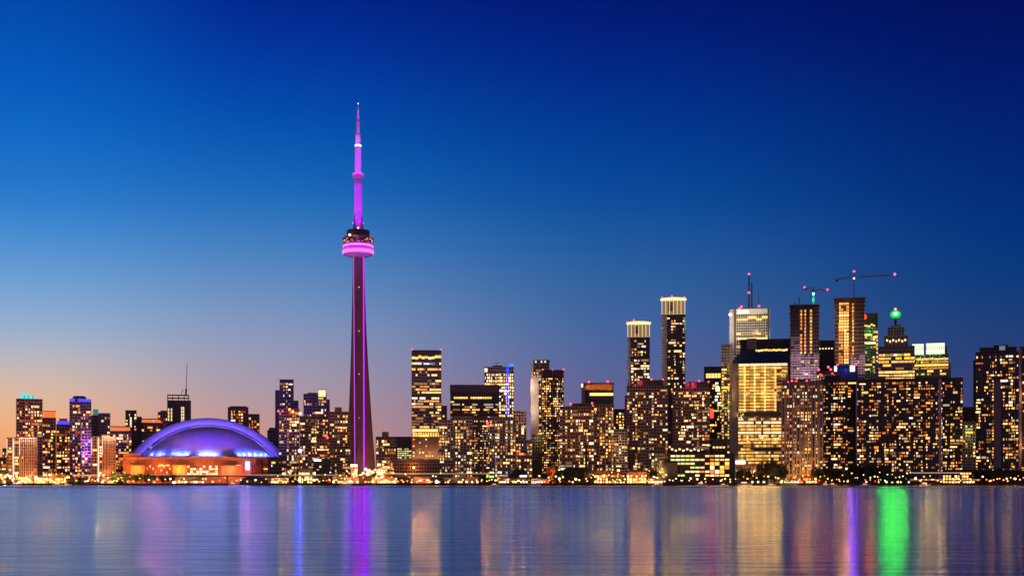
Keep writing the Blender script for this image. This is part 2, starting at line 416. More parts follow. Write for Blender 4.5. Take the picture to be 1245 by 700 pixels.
def finned(x0, xa, xs, xb, x1, y0, Y, lab):
    """pair of slim slabs: lit window strip on the left, white light strip, fluted panel wall on the right"""
    t = Tower('apartment_tower', lab, x0, x1, y0, Y, 'red', win=None, style='none', seed=int(x0))
    R = t.rnd
    b = MB(); n = 9
    for i in range(n+1):
        xx = t.x(xb)+(t.x(x1)-t.x(xb))*i/n; b.box(xx-.35, xx+.35, -.8, -.02, 0, t.H-.4)
    b.build('fluted_panel', SLAB['brown'], t.root)
    b = MB().box(t.x(xb), t.x(x1), -1.6, -.9, t.H-.9, t.H-.2); b.build('cornice_light', STRIP, t.root)
    for x in (x0+.6, xs, xb-.3):
        wd = .95 if x == xs else .5
        hh = 0 if x == xs else t.H*.62
        MB().box(t.x(x)-wd, t.x(x)+wd, -1.6, -.06, max(2, hh), t.H-1.0).build('light_strip', STRIP, t.root)
    for j in range(1, t.nz-1):
        for (a, c) in ((x0+1.4, xs-1.2), (xs+1.3, xb-1)):
            if R.random() < .55:
                k = R.choice(PALS['west']); t.pane(k[0], k[1], (t.x(a)+t.x(c))/2, (j+.5)*t.fhm, (t.x(c)-t.x(a))*R.choice((.5,.9,.9)), t.fhm*.55)
    for j in range(2, t.nz-4):
        if R.random() < .35:
            k = R.choice(PALS['west']); t.pane(k[0], k[1], t.x(R.uniform(xb+2, x1-1.5)), (j+.5)*t.fhm, 1.3, 1.6, -.82)
    for i in range(4):
        lamp(t.root, (t.x(xb+(x1-xb)*(i+.5)/4), -5, t.H+1.5), 2600, (1,.78,.55), 'cornice_lamp'); lamp(t.root, (t.x(xb+(x1-xb)*(i+.5)/4), -9, 9), 3000, (1,.38,.1))
    return t.done()
finned(8, 8.6, 16.3, 24, 45, 532, 1870, 'fluted slab tower with white light strips before the teal crowned tower')
finned(111, 112, 119.6, 125, 140.5, 531, 1872, 'fluted slab tower with one bright white strip left of the stadium')

t = Tower('condo_tower', 'brown tower topped by an orange glowing box', 51.5, 68, 508, 1990, 'red', p=.5, pal='west', vis=580)
t.box('crown', 53, 67.5, 500, 507, ORNG, 1, 14); t.box('crown_roof', 52.5, 68, 499.2, 499.9, MET, .5, 15); t.done()
t = Tower('condo_tower', 'brown tower with a low blue light band right of the orange glowing box', 68.5, 85.5, 516, 2005, 'brown', p=.5, pal='west', vis=580)
t.box('blue_band', 69.5, 85.5, 511.5, 515, BLUE, -.6, 14); t.box('penthouse', 72, 82, 508.2, 511.4, WM['brown'], 4, 12); t.red((75,507.5),(79,507.8), r=.5); t.done()
t = Tower('condo_tower', 'tall dark tower with blue lit parapet and rounded penthouse left of the stadium', 84.5, 111, 488.5, 1980, 'purple', p=.48, pal='west', vis=582)
t.box('blue_band', 84.5, 91, 484.4, 488, BLUE, -.6, 20); t.box('blue_band', 95, 111, 484.6, 488, BLUE, -.6, 20)
MB().lathe([(t.kx*8.5, t.H+.7),(t.kx*8.5, t.z(482.5)),(t.kx*6.5, t.z(480.8)),(0.1, t.z(480.5))], 16, t.x(96.5), 11).build('penthouse', WM['dark'], t.root); t.done()
t = Tower('condo_tower', 'small tower with dim teal roof right of the blue lit parapet tower', 107, 121, 505, 2080, 'brown', p=.35, pal='west', vis=532)
t.box('crown', 113, 119.5, 497, 504.4, TEALD, 3, 14); t.done()
t = Tower('condo_tower', 'flat roofed dark tower with a thin teal roof edge', 119.5, 134, 503, 2050, 'purple', p=.28, pal='west', vis=532)
t.box('roof_edge', 120, 134, 501.6, 502.4, TEALD, -.3, 20); t.done()
t = Tower('condo_tower', 'slim tower washed in violet light before the blue parapet tower', 99, 110.5, 520, 1900, 'purple', p=.4, pal='west', vis=582)
lamp(t.root, (t.x(104), -9, t.z(552)), 16000, (.45,.12,1), 'violet_lamp'); lamp(t.root, (t.x(104), -9, t.z(535)), 9000, (.45,.12,1), 'violet_lamp'); t.done()
t = Tower('condo_tower', 'brown tower with a thin orange lit crown left of the stadium', 134, 160, 524, 1985, 'red', p=.42, pal='west', vis=580)
t.box('crown', 135, 158, 519.2, 522.8, ORNG, -.2, 12); t.box('crown_roof', 134.5, 159, 517.8, 518.7, WM['brown'], -.5, 14); t.done()
t = Tower('condo_tower', 'dark stepped tower with a pale lit slot behind the thin orange crown', 152.5, 166, 499, 2120, 'dark', p=.35, pal='west', vis=522)
t.box('lower_step', 166, 172.5, 506, 583, t.wallmat, 1, 18, 0); t.box('lit_slot', 158, 160, 507, 519, CREAM, -.3, .5); t.done()
t = Tower('condo_tower', 'brown tower with an orange lit roof line just behind the stadium', 172, 196, 514, 2130, 'red', p=.35, pal='west', vis=545)
t.box('crown', 173, 185, 510, 513.4, ORNG, -.2, 12); t.box('crown', 188, 195.5, 510.6, 513.4, ORNG, -.2, 12); t.box('crown_roof', 172, 196, 508.6, 509.5, WM['brown'], -.5, 14); t.done()
t = Tower('condo_tower', 'dim narrow tower with sloping top left of the unfinished tower', 192, 204, 501, 2160, 'purple', p=.3, pal='west', vis=535)
t.box('penthouse', 195, 203, 498.6, 500.3, WM['purple'], 3, 12); t.done()

# tower under construction with derrick mast
t = Tower('unfinished_tower', 'dark unfinished tower with a tall thin mast behind the stadium', 203.5, 232, 487, 2200, 'dark', win=None, style='grid', cw=3.5, vis=520)
for x in (205, 208.5, 221, 223.2):
    z1 = 494 if x > 210 else 496
    for y in range(z1, 512, 4): t.pane('cream', 1.0, t.x(x), t.z(y+2), 1.9, 4.3, -1)
b = MB()
for x in (203.8, 210, 217, 224, 229.5): b.box(t.x(x)-.6, t.x(x)+.6, 1, 2.2, t.H+.7, t.z(479.6)); b.box(t.x(x)-.6, t.x(x)+.6, 20, 21.2, t.H+.7, t.z(479.6))
for y in (479.5, 483.2): b.box(t.x(203.5), t.x(230), .6, 21.6, t.z(y+.5), t.z(y))
b.build('open_frame', WM['dark'], t.root)
m = MB(); m.tube((t.x(226),8,t.z(479)), (t.x(226.4),8,t.z(472)), 1.4); m.tube((t.x(226.4),8,t.z(472)), (t.x(227.6),8,t.z(439)), .55, .3); m.tube((t.x(220),8,t.z(479)),(t.x(222.5),8,t.z(472.5)), .4)
m.build('derrick_mast', MET, t.root); t.done()
t = Tower('condo_tower', 'flat topped tower behind the right slope of the stadium roof', 277, 302, 495, 2250, 'brown', p=.36, pal='west', vis=520)
t.box('penthouse', 280, 300, 493.3, 494.6, WM['brown'], 3, 18); t.done()
t = Tower('condo_tower', 'lower tower beside the flat topped one behind the stadium roof', 302, 315.5, 503.5, 2240, 'brown', p=.55, pal='west', vis=530); t.done()
t = Tower('apartment_block', 'dim violet tinted block peeking over the right end of the stadium', 325, 338, 523, 2260, 'purple', p=.2, pal='west', vis=560)
t.box('penthouse', 327, 335, 519.5, 522.5, WM['purple'], 2, 12); t.done()

# ------------------------------------------------------------------ domed stadium
def stadium():
    Y = 1950; k = Y/F; cxp = 247; X = (cxp-CX)/F*Y
    root = empty('domed_stadium', (X, Y, GZ), -math.atan2(X, Y))
    tag(root, 'domed stadium with violet and blue lit white roof above an orange wall', 'stadium')
    def x(px): return (px-cxp)*k
    def z(py): return CAMZ+(HY-py)*k-GZ
    roofm = plain('roof_membrane', (.50,.47,.56), .9, 0, .10, .08)
    # barrel roof: circular arch, rises behind the inner dome
    def arc(R, cx, top, px): return z(top + R - math.sqrt(max(0, R*R-(px-cx)**2)))
    n = 64; b = MB(); rows = []
    xl, xr = 161, 339
    for d, R, top, sh in ((1.6,101.6,517.6,0),(4,105,514.9,0),(9,110,511.5,0),(16,115,508.2,0),(60,116,507.6,0),(110,112,513,0)):
        rows.append([(x(xl+(xr-xl)*i/n), d, max(z(556), arc(R, 253, top, xl+(xr-xl)*i/n))) for i in range(n+1)])
    for r0, r1 in zip(rows, rows[1:]):
        for i in range(n): b.face([r0[i], r0[i+1], r1[i+1], r1[i]])
    b.build('barrel_roof', roofm, root, smooth=True)
    r = MB()
    def rib(R, cx, top, d, th, x0, x1, m=0):
        pts = [(x0+(x1-x0)*i/n) for i in range(n+1)]
        for p0, p1 in zip(pts, pts[1:]):
            r.tube((x(p0), d, max(z(555), arc(R,cx,top,p0))), (x(p1), d, max(z(555), arc(R,cx,top,p1))), th, n=6, m=m)
    rib(103.2, 253.2, 516.3, 1.2, .55, 168, 335); rib(115.5, 253, 507.8, 16, .8, 161, 339)
    r.build('roof_rim', plain('rim_steel', (.10,.09,.14), .5), root)
    r = MB(); rib(99.3, 253.5, 519, 0, 1.15, 177, 330); r.build('arch_truss', roofm, root)
    # inner quarter dome, bulging towards the lake
    b = MB(); nv = 14; rows = []
    for j in range(nv+1):
        v = j/nv*math.pi/2; row = []
        for i in range(n+1):
            px = 178+(329-178)*i/n; h = max(0, arc(99.3, 253.5, 519, px)-z(555))
            H = arc(99.3, 253.5, 519, 253.5)-z(555)
            row.append((x(px), -46*(h/H)*math.sin(v), z(555)+h*math.cos(v)))
        rows.append(row)
    for r0, r1 in zip(rows, rows[1:]):
        for i in range(n): b.face([r1[i], r1[i+1], r0[i+1], r0[i]])
    dome = b.build('front_dome', roofm, root, smooth=True)
    b = MB()
    for i in range(4, n-3, 5):
        for j in range(nv):
            a, c = Vector(rows[j][i]), Vector(rows[j+1][i]); b.tube(a+Vector((0,-.15,.15)), c+Vector((0,-.15,.15)), .22, n=4)
    b.build('panel_seam', plain('seam_grey', (.35,.35,.42), .5), dome)
    # wall below
    wm = plain('precast_wall', (.50,.27,.15), .8, 0, .2, .06)
    b = MB().box(x(156), x(336), -50, 60, 0, z(556.4)); b.box(x(164), x(333), -52, -50.02, z(563.5), z(556)); b.build('wall', wm, root)
    b = MB().taper(x(155), x(175), -53, 20, 0, z(552), .92); b.build('corner_pier', wm, root)
    for x0, x1, y0 in ((165,180,566),(212,228,565.5),(268,292,566)):
        MB().box(x(x0), x(x1), -62, -50.03, 0, z(y0)).build('wall_block', wm, root)
    MB().prism([(x(303),-58),(x(317),-58),(x(317),-52.1),(x(303),-52.1)], 0, z(566)).build('entrance_block', WM['dark'], root)
    MB().taper(x(306.5), x(314.5), -57, -52.2, z(566), z(557.5), .25).build('entrance_gable', WM['dark'], root)
    b = MB()
    for p in range(172, 332, 8): b.box(x(p)-.2, x(p)+.2, -52.4, -52.02, z(563.4), z(556.2))
    for p in (209, 221, 262, 272): b.box(x(p)-3, x(p)+3, -52.5, -52.03, z(561.2), z(559.6))
    b.build('wall_joints', WM['brown'], root)
    R = random.Random(5)
    for yy in (567.3, 570.3, 573.4, 576):
        for i in range(10):
            if R.random() < .72:
                c = R.choice([('cream',2),('white',1.8),('yellow',1.6),('cream',1.2)])
                link('window', wmesh(*c), root, (x(230+i*3.6), -50.1, z(yy)), (k*2.7, .2, k*1.9))
    for i in range(9):
        c = R.choice([('amber',1.6),('yellow',1.2),('orange',1)]); link('window', wmesh(*c), root, (x(183+i*3.2), -50.1, z(R.uniform(567,575))), (k*1.6, .2, k*2.4))
    for px, py, c in ((199,566,'cream'),(206,566,'yellow'),(288,566,'yellow'),(285,568.5,'amber'),(320,570,'amber'),(326,572,'amber')):
        link('window', wmesh(c, 1.6 if c != 'cream' else 2), root, (x(px), -52.3, z(py)), (k*5, .2, k*1.4))
    MB().box(x(296), x(301), -59, -58.2, z(571), z(561.5)).build('screen', glow('screen_glow', (.85,.62,1), 4), root)
    MB().box(x(301.2), x(303.4), -59, -58.2, z(573), z(562)).build('screen', VIOL, root)
    for px in (205, 229, 253, 277, 301): lamp(root, (x(px), -66, z(530)), 30000, (.11,.03,.85), 'roof_tint_spot')  # added spots in mid air that tint the upper dome violet
    fl = MB().box(-.8,.8,-.5,.5,-.5,.5).mesh('floodlight', MET)
    # floodlights at the foot of the dome (blue white) and along the arch (violet)
    for px, pw in ((186,1.0),(195,1.1),(199,.8),(212,.9),(219,1.2),(227,1.2),(245,1.3),(251,1.4),(257,1.2),(262,.8),(290,1.0),(296,1.1),(303,1.4),(310,1.4),(317,1.3),(323,1)):
        h = arc(99.3, 253.5, 519, px)-z(555); H = arc(99.3, 253.5, 519, 253.5)-z(555)
        d = -46*h/H
        link('floodlight', fl, root, (x(px), min(d-4, -6), z(555)+.3))
        lamp(root, (x(px), min(d-3.2, -5), z(555)+2.2), 11000*pw, (.08,.13,1), 'dome_floodlight')
    for i in range(15):
        px = 182+(325-182)*i/14
        lamp(root, (x(253.5+(px-253.5)*1.10), -11, z(555)+2+(arc(99.3, 253.5, 519, px)-z(555))*1.22), 15000, (.17,.10,1), 'arch_floodlight')
    for px, c, pw in ((160,(1,.32,.05),9000),(172,(1,.35,.05),8000),(196,(1,.22,.05),7000),(220,(1,.38,.06),12000),(243,(1,.30,.10),5000),(262,(1,.35,.15),5500),(279,(1,.30,.14),7000),(300,(1,.12,.06),9000),(322,(1,.08,.05),11000),(333,(1,.12,.05),8000)):
        lamp(root, (x(px), -70, z(571)), pw*2.4, (c[0], c[1]*.7, c[2]*.6), 'wall_lamp')
    link('red_lamp', LM, root, (x(325), -60, z(567.5)), (1.6,)*3)
    for px in (180,185,190,195,200,205): streak_beam(root, (x(px), -72, z(566)), .75e5, (1,.20,.55))  # added spots for the pink streak on the water
    for px, c, pw in ((292,(1,.3,.9),2.6e5),(298,(1,.35,1),5e5),(305,(.7,.2,1),2.6e5),(311,(.9,.2,.9),2.6e5),(318,(.7,.2,1),2.4e5)): streak_beam(root, (x(px), -72, z(566)), pw*.15, c)
    for px in (220,235,250,268): streak_beam(root, (x(px), -72, z(556)), .4e5, (.4,.3,1))
stadium()

# ------------------------------------------------------------------ between stadium and the needle tower
t = Tower('condo_tower', 'tall slim tower with a violet grey flat top right of the stadium', 340, 357, 461.5, 2120, 'purple', p=.3, pal='condo', vis=498)
t.box('side_wing', 334.5, 340, 474, 583, t.wallmat, 2, 20, 0); t.box('side_wing', 357, 363, 486.5, 583, t.wallmat, 2, 20, 0); t.done()
t = Tower('condo_tower', 'brown tower with red and orange roof lamps before the slim violet grey tower', 339, 364, 497, 1960, 'brown', p=.48, pal='condo', vis=582)
t.red((343.5,499.5,), (338.5,499.5), r=1.3)
for px, py, c in ((352,497.5,'orange'),(356,500,'orange'),(365,502.5,'cream')): MB().ball((t.x(px), -1, t.z(py)), 1.7, 8, 6).build('roof_lamp', glow('roof_lamp_'+c, WARM[c], 6), t.root)
t.done()
t = Tower('office_tower', 'grey tower with a square cream lit rooftop sign left of the needle tower', 369, 397, 479, 2080, 'purple', p=.35, pal='condo', vis=540)
t.box('sign_box', 386.5, 396.5, 473, 482.3, WM['brown'], .5, 12); t.box('sign', 387.2, 395.8, 474, 481.8, CREAM, -.8, .45)
t.box('penthouse', 374, 386, 477, 478.6, WM['dark'], 3, 18); t.box('side_wing', 397, 401, 485, 583, t.wallmat, 2, 20, 0); t.done()
t = Tower('condo_tower', 'dim grey block below the cream sign tower', 364.5, 399, 506, 1985, 'purple', p=.4, pal='condo', vis=578)
t.red((398,531.5), r=1.7); t.done()
t = Tower('condo_tower', 'brown tower with small penthouse directly left of the needle tower', 400.5, 426, 500.5, 1955, 'brown', p=.45, pal='condo', vis=582)
t.box('penthouse', 407, 415.5, 494.5, 499.8, WM['brown'], 4, 16); t.red((404,499), r=.7); t.done()
t = Tower('low_building', 'low dark building at the right end of the stadium', 325.5, 349, 556, 1880, 'black', p=.3, pal='condo', style='slab', vis=580); t.done()
t = Tower('low_building', 'low black glass building with a white sign panel at its top left', 381, 402, 557.5, 1870, 'black', p=.22, pal='condo', style='none', vis=578)
t.box('sign', 381.5, 390.5, 558, 560.2, glow('white_sign', (1,.97,.85), 2.5), -.6, -.05); t.done()
t = Tower('apartment_block', 'dim red brown block with warm windows under the red lamp', 385, 401, 534, 1930, 'red', p=.4, pal='condo', vis=570); t.done()
o = empty('light_mast', P(364.5, 587, 1850)[:2]+(GZ,)); tag(o, 'slender mast carrying a bright blue white lamp in front of the grey block', 'light mast')
zz = P(0,549,1850)[2]-GZ
MB().tube((0,0,0),(0,0,zz),.5,.3).build('pole', MET, o)
MB().ball((0,0,zz+1.6), 2.3, 10, 8).build('lamp_globe', glow('blue_mast_lamp', (.10,.12,1), 26), o)
for q in (-3,0,3): streak_beam(o, (q,-4,zz+1.6), .5e5, (.06,.07,1))
MB().ball((0,-2.0,zz+1.6), .9, 8, 6).build('lamp_core', glow('blue_mast_core', (.7,.8,1), 20), o)

# ------------------------------------------------------------------ needle tower
def needle():
    Y = 2030; k = Y/F; cxp = 435.4; X = (cxp-CX)/F*Y
    root = empty('needle_tower', (X, Y, GZ), -math.atan2(X, Y))
    tag(root, 'tall concrete needle tower with magenta light lines, round pod and glowing antenna', 'tower')
    def z(py): return CAMZ+(HY-py)*k-GZ
    conc = plain('tower_concrete', (.20,.13,.12), .75, 0, .3, .05)
    conc_v = plain('antenna_cladding', (.62,.58,.62), .6, 0, .1, .08)
    prof = [(590,22.3),(565,20.6),(540,18.6),(515,16.7),(490,15.0),(465,13.4),(440,11.9),(415,10.6),(390,9.5),(365,8.6),(340,7.9),(312,7.3)]
    def section(py, R):
        rc = 5.4 + (R-7.3)*.12; hw = 3.0; pts = []
        for a in (-3, 117, 237):
            ar = math.radians(a); dx_, dy_ = math.cos(ar), math.sin(ar)
            for s in (-1, 1): pts.append(((dx_*R - s*dy_*hw)*k, (dy_*R + s*dx_*hw)*k))
            br = math.radians(a+60); pts.append((math.cos(br)*rc*k, math.sin(br)*rc*k))
        return pts
    b = MB(); secs = [(z(py), section(py, R)) for py, R in prof]
    for (z0, p0), (z1, p1) in zip(secs, secs[1:]):
        n = len(p0)
        for i in range(n):
            j = (i+1) % n; b.face([(*p0[i], z0), (*p0[j], z0), (*p1[j], z1), (*p1[i], z1)])
    b.build('shaft', conc, root)
    def front(poly, xx):
        best = 1e9
        for i in range(len(poly)):
            (xa, ya), (xb, yb) = poly[i], poly[(i+1) % len(poly)]
            if (xa-xx)*(xb-xx) <= 0 and abs(xb-xa) > 1e-6: best = min(best, ya+(yb-ya)*(xx-xa)/(xb-xa))
        return best if best < 1e8 else 0
    led = glow('magenta_led', (.54,.015,.85), 1.5); led_p = glow('magenta_led_pale', (.62,.09,.85), 1.1)
    for xt, xb_, m, th in ((-5.6,-3.6,led_p,.55),(6.6,7.2,led,.95)):
        s_ = MB()
        for (z0, p0), (z1, p1) in zip(secs, secs[1:]):
            f0, f1 = z0/secs[-1][0], z1/secs[-1][0]
            x0 = (xb_+(xt-xb_)*f0)*k; x1 = (xb_+(xt-xb_)*f1)*k
            s_.tube((x0, front(p0, x0)-.7, max(z0, z(572))), (x1, front(p1, x1)-.7, z1), th, n=6)
        s_.build('light_line', m, root)
    for py in (350, 403, 455, 508): MB().ball((k*1.0, front(section(py, 12), k*1.0)-.5, z(py)), .75, 8, 6).build('marker_lamp', glow('marker_amber', (1,.35,.15), 2.5), root)
    def lathe(name, pts, m, n=40, sm=False): return MB().lathe([(r*k, z(py)) for r, py in pts], n).build(name, m, root, smooth=sm)
    pod = lathe('pod', [(7,313.5),(13,311.8),(17.5,309.6),(18.9,307)], plain('pod_underside',(.55,.45,.52),.6))
    MAG = glow('magenta_ring', (.62,.02,.72), 1.2); MAGP = glow('pale_magenta_ring', (1,.20,.88), 1.25)
    lathe('pod_ring', [(18.7,308.8),(19.2,307.4),(19.3,306),(18.9,304.8)], MAGP)
    lathe('pod_ring', [(18.8,304.7),(18.2,303.2),(17.6,302)], MAG)
    lathe('pod_shadow_gap', [(17.2,301.9),(17.2,300.9)], WM['dark'])
    lathe('pod_ring', [(18.2,300.8),(18.6,300),(18.4,298.7),(17.5,298)], MAGP)
    lathe('restaurant_level', [(17.3,297.9),(18.4,295.5),(19,293),(18.8,291.6)], plain('pod_band',(.10,.06,.08),.35))
    lathe('observation_level', [(19.3,291.5),(19.3,290.6),(17.2,288.6),(14.2,287.4)], WM['brown'])
    lathe('upper_deck', [(14,287.3),(14,281.2),(13.4,280.4),(10,279.8)], plain('deck_cladding',(.05,.035,.05),.4))
    R = random.Random(2)
    for i in range(26):
        a = math.radians(R.uniform(195, 345)); yy, rr = R.choice(((294,18.95),(296,18.3),(292.4,19.0),(289.8,18.6)))
        c = R.choice([('amber',1.0),('orange',.8),('cream',1.2),('amber',.5)])
        link('window', wmesh(*c), root, (math.cos(a)*rr*k, math.sin(a)*rr*k, z(yy)), (1.8*R.uniform(.6,1.8), .2, 1.1), a+math.pi/2)
    MB().ball((-10*k, -15*k, z(288.3)), 1.5, 8, 6).build('floodlight', glow('pod_floodlight', (1,.8,.5), 6), root)
    MB().ball((.2*k, -13.5*k, z(279.4)), 1.0, 8, 6).build('floodlight', glow('pod_floodlight_pink', (1,.6,1), 5), root)
    # upper shaft, sky ring, antenna
    for a in range(3):
        an = math.radians(-30+120*a+3); m = MB(); m.tube((math.cos(an)*5.6*k, math.sin(an)*5.6*k, z(279.7)), (math.cos(an)*5.0*k, math.sin(an)*5.0*k, z(263)), 1.6*k, .9*k)
        m.build('buttress', plain('buttress_%d' % a, (.16,.10,.18), .6), root)
    for px in (-6.3, 6.3): MB().ball((px*k, -1, z(271.3)), 1.0*k*.8, 8, 6).build('shaft_lamp', glow('lilac_lamp', (.62,.35,1), 1.6), root)
    lathe('upper_shaft', [(5.3,279.9),(5.0,262),(4.8,240),(4.6,217.6)], conc_v, 12)
    lathe('sky_ring', [(4.7,217.5),(6.5,216.4),(6.9,214.8),(6.9,212.6),(6.2,211.2),(4.4,210.6)], conc_v, 24)
    lathe('ring_light', [(7.1,214.6),(7.1,213.6)], MAG); lathe('ring_light', [(6.9,212.0),(6.5,211.3)], MAGP)
    lathe('antenna', [(4.1,210.5),(3.9,195),(3.6,178.2)], conc_v, 12)
    lathe('antenna_step', [(3.9,178.1),(3.9,176.6)], glow('antenna_white', (1,.75,1), 3.2), 12)
    lathe('antenna', [(2.9,176.5),(2.8,164.3)], conc_v, 12)
    lathe('antenna_step', [(3.3,164.2),(3.3,163)], WM['brown'], 12)
    lathe('antenna', [(2.0,162.9),(1.9,147.6)], conc_v, 10)
    lathe('antenna_step', [(2.2,147.5),(2.2,146.4)], WM['brown'], 10)
    lathe('antenna', [(1.3,146.3),(1.2,134.2)], conc_v, 8)
    lathe('antenna_step', [(1.4,134.1),(1.4,133.3)], WM['brown'], 8)
    lathe('antenna', [(.8,133.2),(.55,127)], conc_v, 8)
    MB().ball((0,0,z(126.2)), .8, 8, 6).build('tip_lamp', glow('tip_lamp', (1,.95,1), 2.5), root)
    # coloured floodlights on the pod roof, the ring and the steps, shining up the shaft
    PUR, PNK = (.38,.005,.85), (.56,.06,1)
    def up(px, py, pw, col):
        for a in (270, 215, 325):
            an = math.radians(a); lamp(root, (math.cos(an)*px*k, math.sin(an)*px*k, z(py)), pw, col, 'mast_lamp')
    for py, pw in ((268,9000),(255,9000),(242,8000),(229,7000)): up(10, py, pw*.42, PUR)
    for py, pw in ((208,7000),(199,5000),(190,4000),(182,4500)): up(9, py, pw*.36, PNK)
    for py, pw in ((173,3600),(167,1800),(159,1700),(152,900),(143,1500),(136,1300),(130,900)): up(6, py, pw*.4, (.55,.12,1))
    for py, pw in ((300,6000),(318,5000)): up(24, py, pw, PNK)
    for q, pw in ((-13,.12e5),(-9.5,.2e5),(-6,.2e5),(-2.5,.2e5),(1,.2e5),(4.5,.2e5),(8,.22e5),(11.5,.22e5),(15,.12e5)): streak_beam(root, (q*k, -36, z(480)), pw, (.30,0,.75))
    for py in (335,365,400,440,480,520): lamp(root, (4*k, -34, z(py)), 3000, (.85,.12,.38), 'shaft_tint_spot')  # added spots hanging before the shaft to redden and brighten it
    # street glow at the foot
    for dx_, pw in ((-30, 42000), (0, 42000), (26, 60000), (44, 34000)): lamp(root, (dx_*k, -46, 16), pw, (1,.42,.12), 'plaza_light')
    MB().box(-12*k, -.5*k, -44, -34, 0, z(563.5)).build('base_building', WM['red'], root)
    MB().box(-11.5*k, -1*k, -44.6, -44.05, z(567.6), z(564.6)).build('base_sign', glow('base_sign', (1,.82,.5), 2.2), root)
    for px, py, r, c in ((9,570.5,2.2,'white'),(13,572.5,2.6,'white'),(17,574,2.4,'cream'),(11,576,2.6,'cream'),(6,575,2,'cream'),(20,571,1.5,'cream'),(-6,576,1.8,'cream')):
        MB().ball((px*k, -48, z(py)), r, 10, 8).build('plaza_lamp', glow('plaza_lamp_'+c, WARM[c], 2.6), root)
needle()

# ------------------------------------------------------------------ centre
t = Tower('apartment_block', 'brown block with a chimney like penthouse right of the needle tower', 457, 481.5, 531, 1990, 'brown', p=.35, vis=578)
t.box('penthouse', 464.5, 472.5, 524.5, 530.4, WM['brown'], 4, 14); t.done()
t = Tower('glass_building', 'low building with one large pale lit glazed hall left of the tall brown tower', 480, 503, 531, 2060, 'dark', win=None, style='none')
for yy in range(6):
    for xx in range(6):
        if t.rnd.random() < .75: c = t.rnd.choice([('green',.7),('cream',.8),('cream',1.1),('green',.45)]); t.pane(c[0], c[1], t.x(484.5+xx*2.8), t.z(545.5+yy*2.6), t.kx*2.3, t.k*1.5)
t.done()
t = Tower('low_building', 'plain red brown windowless wall of a low building in front of the glazed hall', 479, 535, 558.5, 1890, 'red', win=None, style='none')
MB().box(-t.W/2-.4, t.W/2+.4, -.45, -.02, t.z(560.4), t.z(559.2)).build('cornice', WM['brown'], t.root)
link('street_lamp_head', MB().ball((0,0,0),1.7,8,6).mesh('orange_head', glow('orange_head', (1,.30,.05), 8)), t.root, (t.x(503), -3, t.z(568)))
lamp(t.root, (t.x(503), -6, t.z(568)), 5000, (1,.35,.1)); t.done()

t = Tower('office_tower', 'tall brown office tower with red lamps on its flat roof right of the needle tower', 500.5, 536.5, 426, 2040, 'purple', p=.30, pal='condo', style='slab', win='rows', cw=3.0, fh=3.9, vis=532, top_gap=4)
MB().box(-t.W/2+.6, t.W/2-.6, -.7, -.02, t.z(429.8), t.z(425.8)).build('parapet_panel', WM['dark'], t.root)
for i in range(9):
    c = t.rnd.choice([('green',1.2),('yellow',1.6),('cream',1.8),('gold',1.3)]); t.pane(c[0], c[1], t.x(502.6+i*4), t.z(434.4+t.rnd.uniform(-1.2,1.2)), t.kx*3.6, t.k*3)
t.box('blue_band', 513, 527, 439.4, 441.4, glow('blue_band_dim', (.06,.04,.55), .6), -.7, -.1)
MB().box(-t.W/2+1, t.W/2-5, -.8, -.58, t.z(524.6), t.z(521.4)).build('lit_band', glow('lit_band_gold', (1,.62,.16), 1.6), t.root)
for i in range(11): t.pane('gold', 1.6, t.x(503+i*3), t.z(528), t.kx*1.6, t.k*4.6, -.6)
MB().box(-t.W/2-.2, t.W/2+1.5, -3.2, -.75, 0, t.z(530.8)).build('podium', plain('podium_brown', (.42,.27,.18), .8), t.root)
for j in range(6):
    for i in range(9):
        if t.rnd.random() < .5: c = t.rnd.choice(PALS['west']); t.pane(c[0], c[1], t.x(503+i*3.8), t.z(534+j*4), t.kx*1.6, t.k*1.6, -3.25)
for px in (508, 520, 531): lamp(t.root, (t.x(px), -16, t.z(556)), 5200, (1,.5,.25), 'podium_lamp')
t.red((501,424.6),(536,424.6), r=.9); t.done()
t = Tower('apartment_tower', 'narrow brown tower behind the right side of the tall red lamp tower', 535, 543.5, 493.5, 2160, 'brown', p=.3, vis=515); t.done()
t = Tower('apartment_tower', 'pale gridded block at the foot of the tall red lamp tower', 533.5, 551, 510.5, 1950, 'conc', p=.38, style='grid', vis=575); t.done()
t = Tower('office_tower', 'wide flat topped black office block with one full lit floor line', 547.5, 607, 468, 2090, 'dark', p=.24, pal='condo', style='slab', win='rows', cw=3.0, fh=3.4, vis=512, top_gap=6)
b = MB(); b.box(-t.W/2-.5, t.W/2+.5, -.7, -.02, t.z(476.5), t.z(467.9))
for i in range(13): xx = -t.W/2+t.W*i/12; b.box(xx-.5, xx+.5, -1.3, -.72, t.z(476.5), t.z(469))
b.build('crown_panels', WM['purple'], t.root)
for i in range(16):
    if i not in (6,):
        c = t.rnd.choice([('yellow',1.8),('gold',1.5),('cream',1.5)]); t.pane(c[0], c[1], t.x(553+i*2.9), t.z(483.4), t.kx*2.3, t.k*2.2, -.6)
t.done()
t = Tower('office_tower', 'white lit office tower with a vertical blue light line behind the black block', 589, 624.5, 446, 2200, 'conc', p=.62, pal='lit', style='slab', cw=3.2, fh=4.2, vis=510, top_gap=2)
t.box('penthouse', 599, 611, 443.8, 445.6, WM['dark'], 4, 18)
BL = glow('blue_line', (.02,.05,1), 2.2)
for ya, yb in ((446,456),(458,465),(468.5,475),(477,488),(491,496),(499.5,505)): MB().box(t.x(615.8), t.x(618.2), -1.6, -.7, t.z(yb), t.z(ya)).build('blue_light_line', BL, t.root)
MB().prism([(t.x(619.4),-1),(t.x(624.6),-1),(t.x(624.6),14),(t.x(619.4),14)], t.H+.7+.6*t.k, t.z(442)).build('blue_fin', glow('blue_fin', (.03,.22,1), 1.6), t.root)
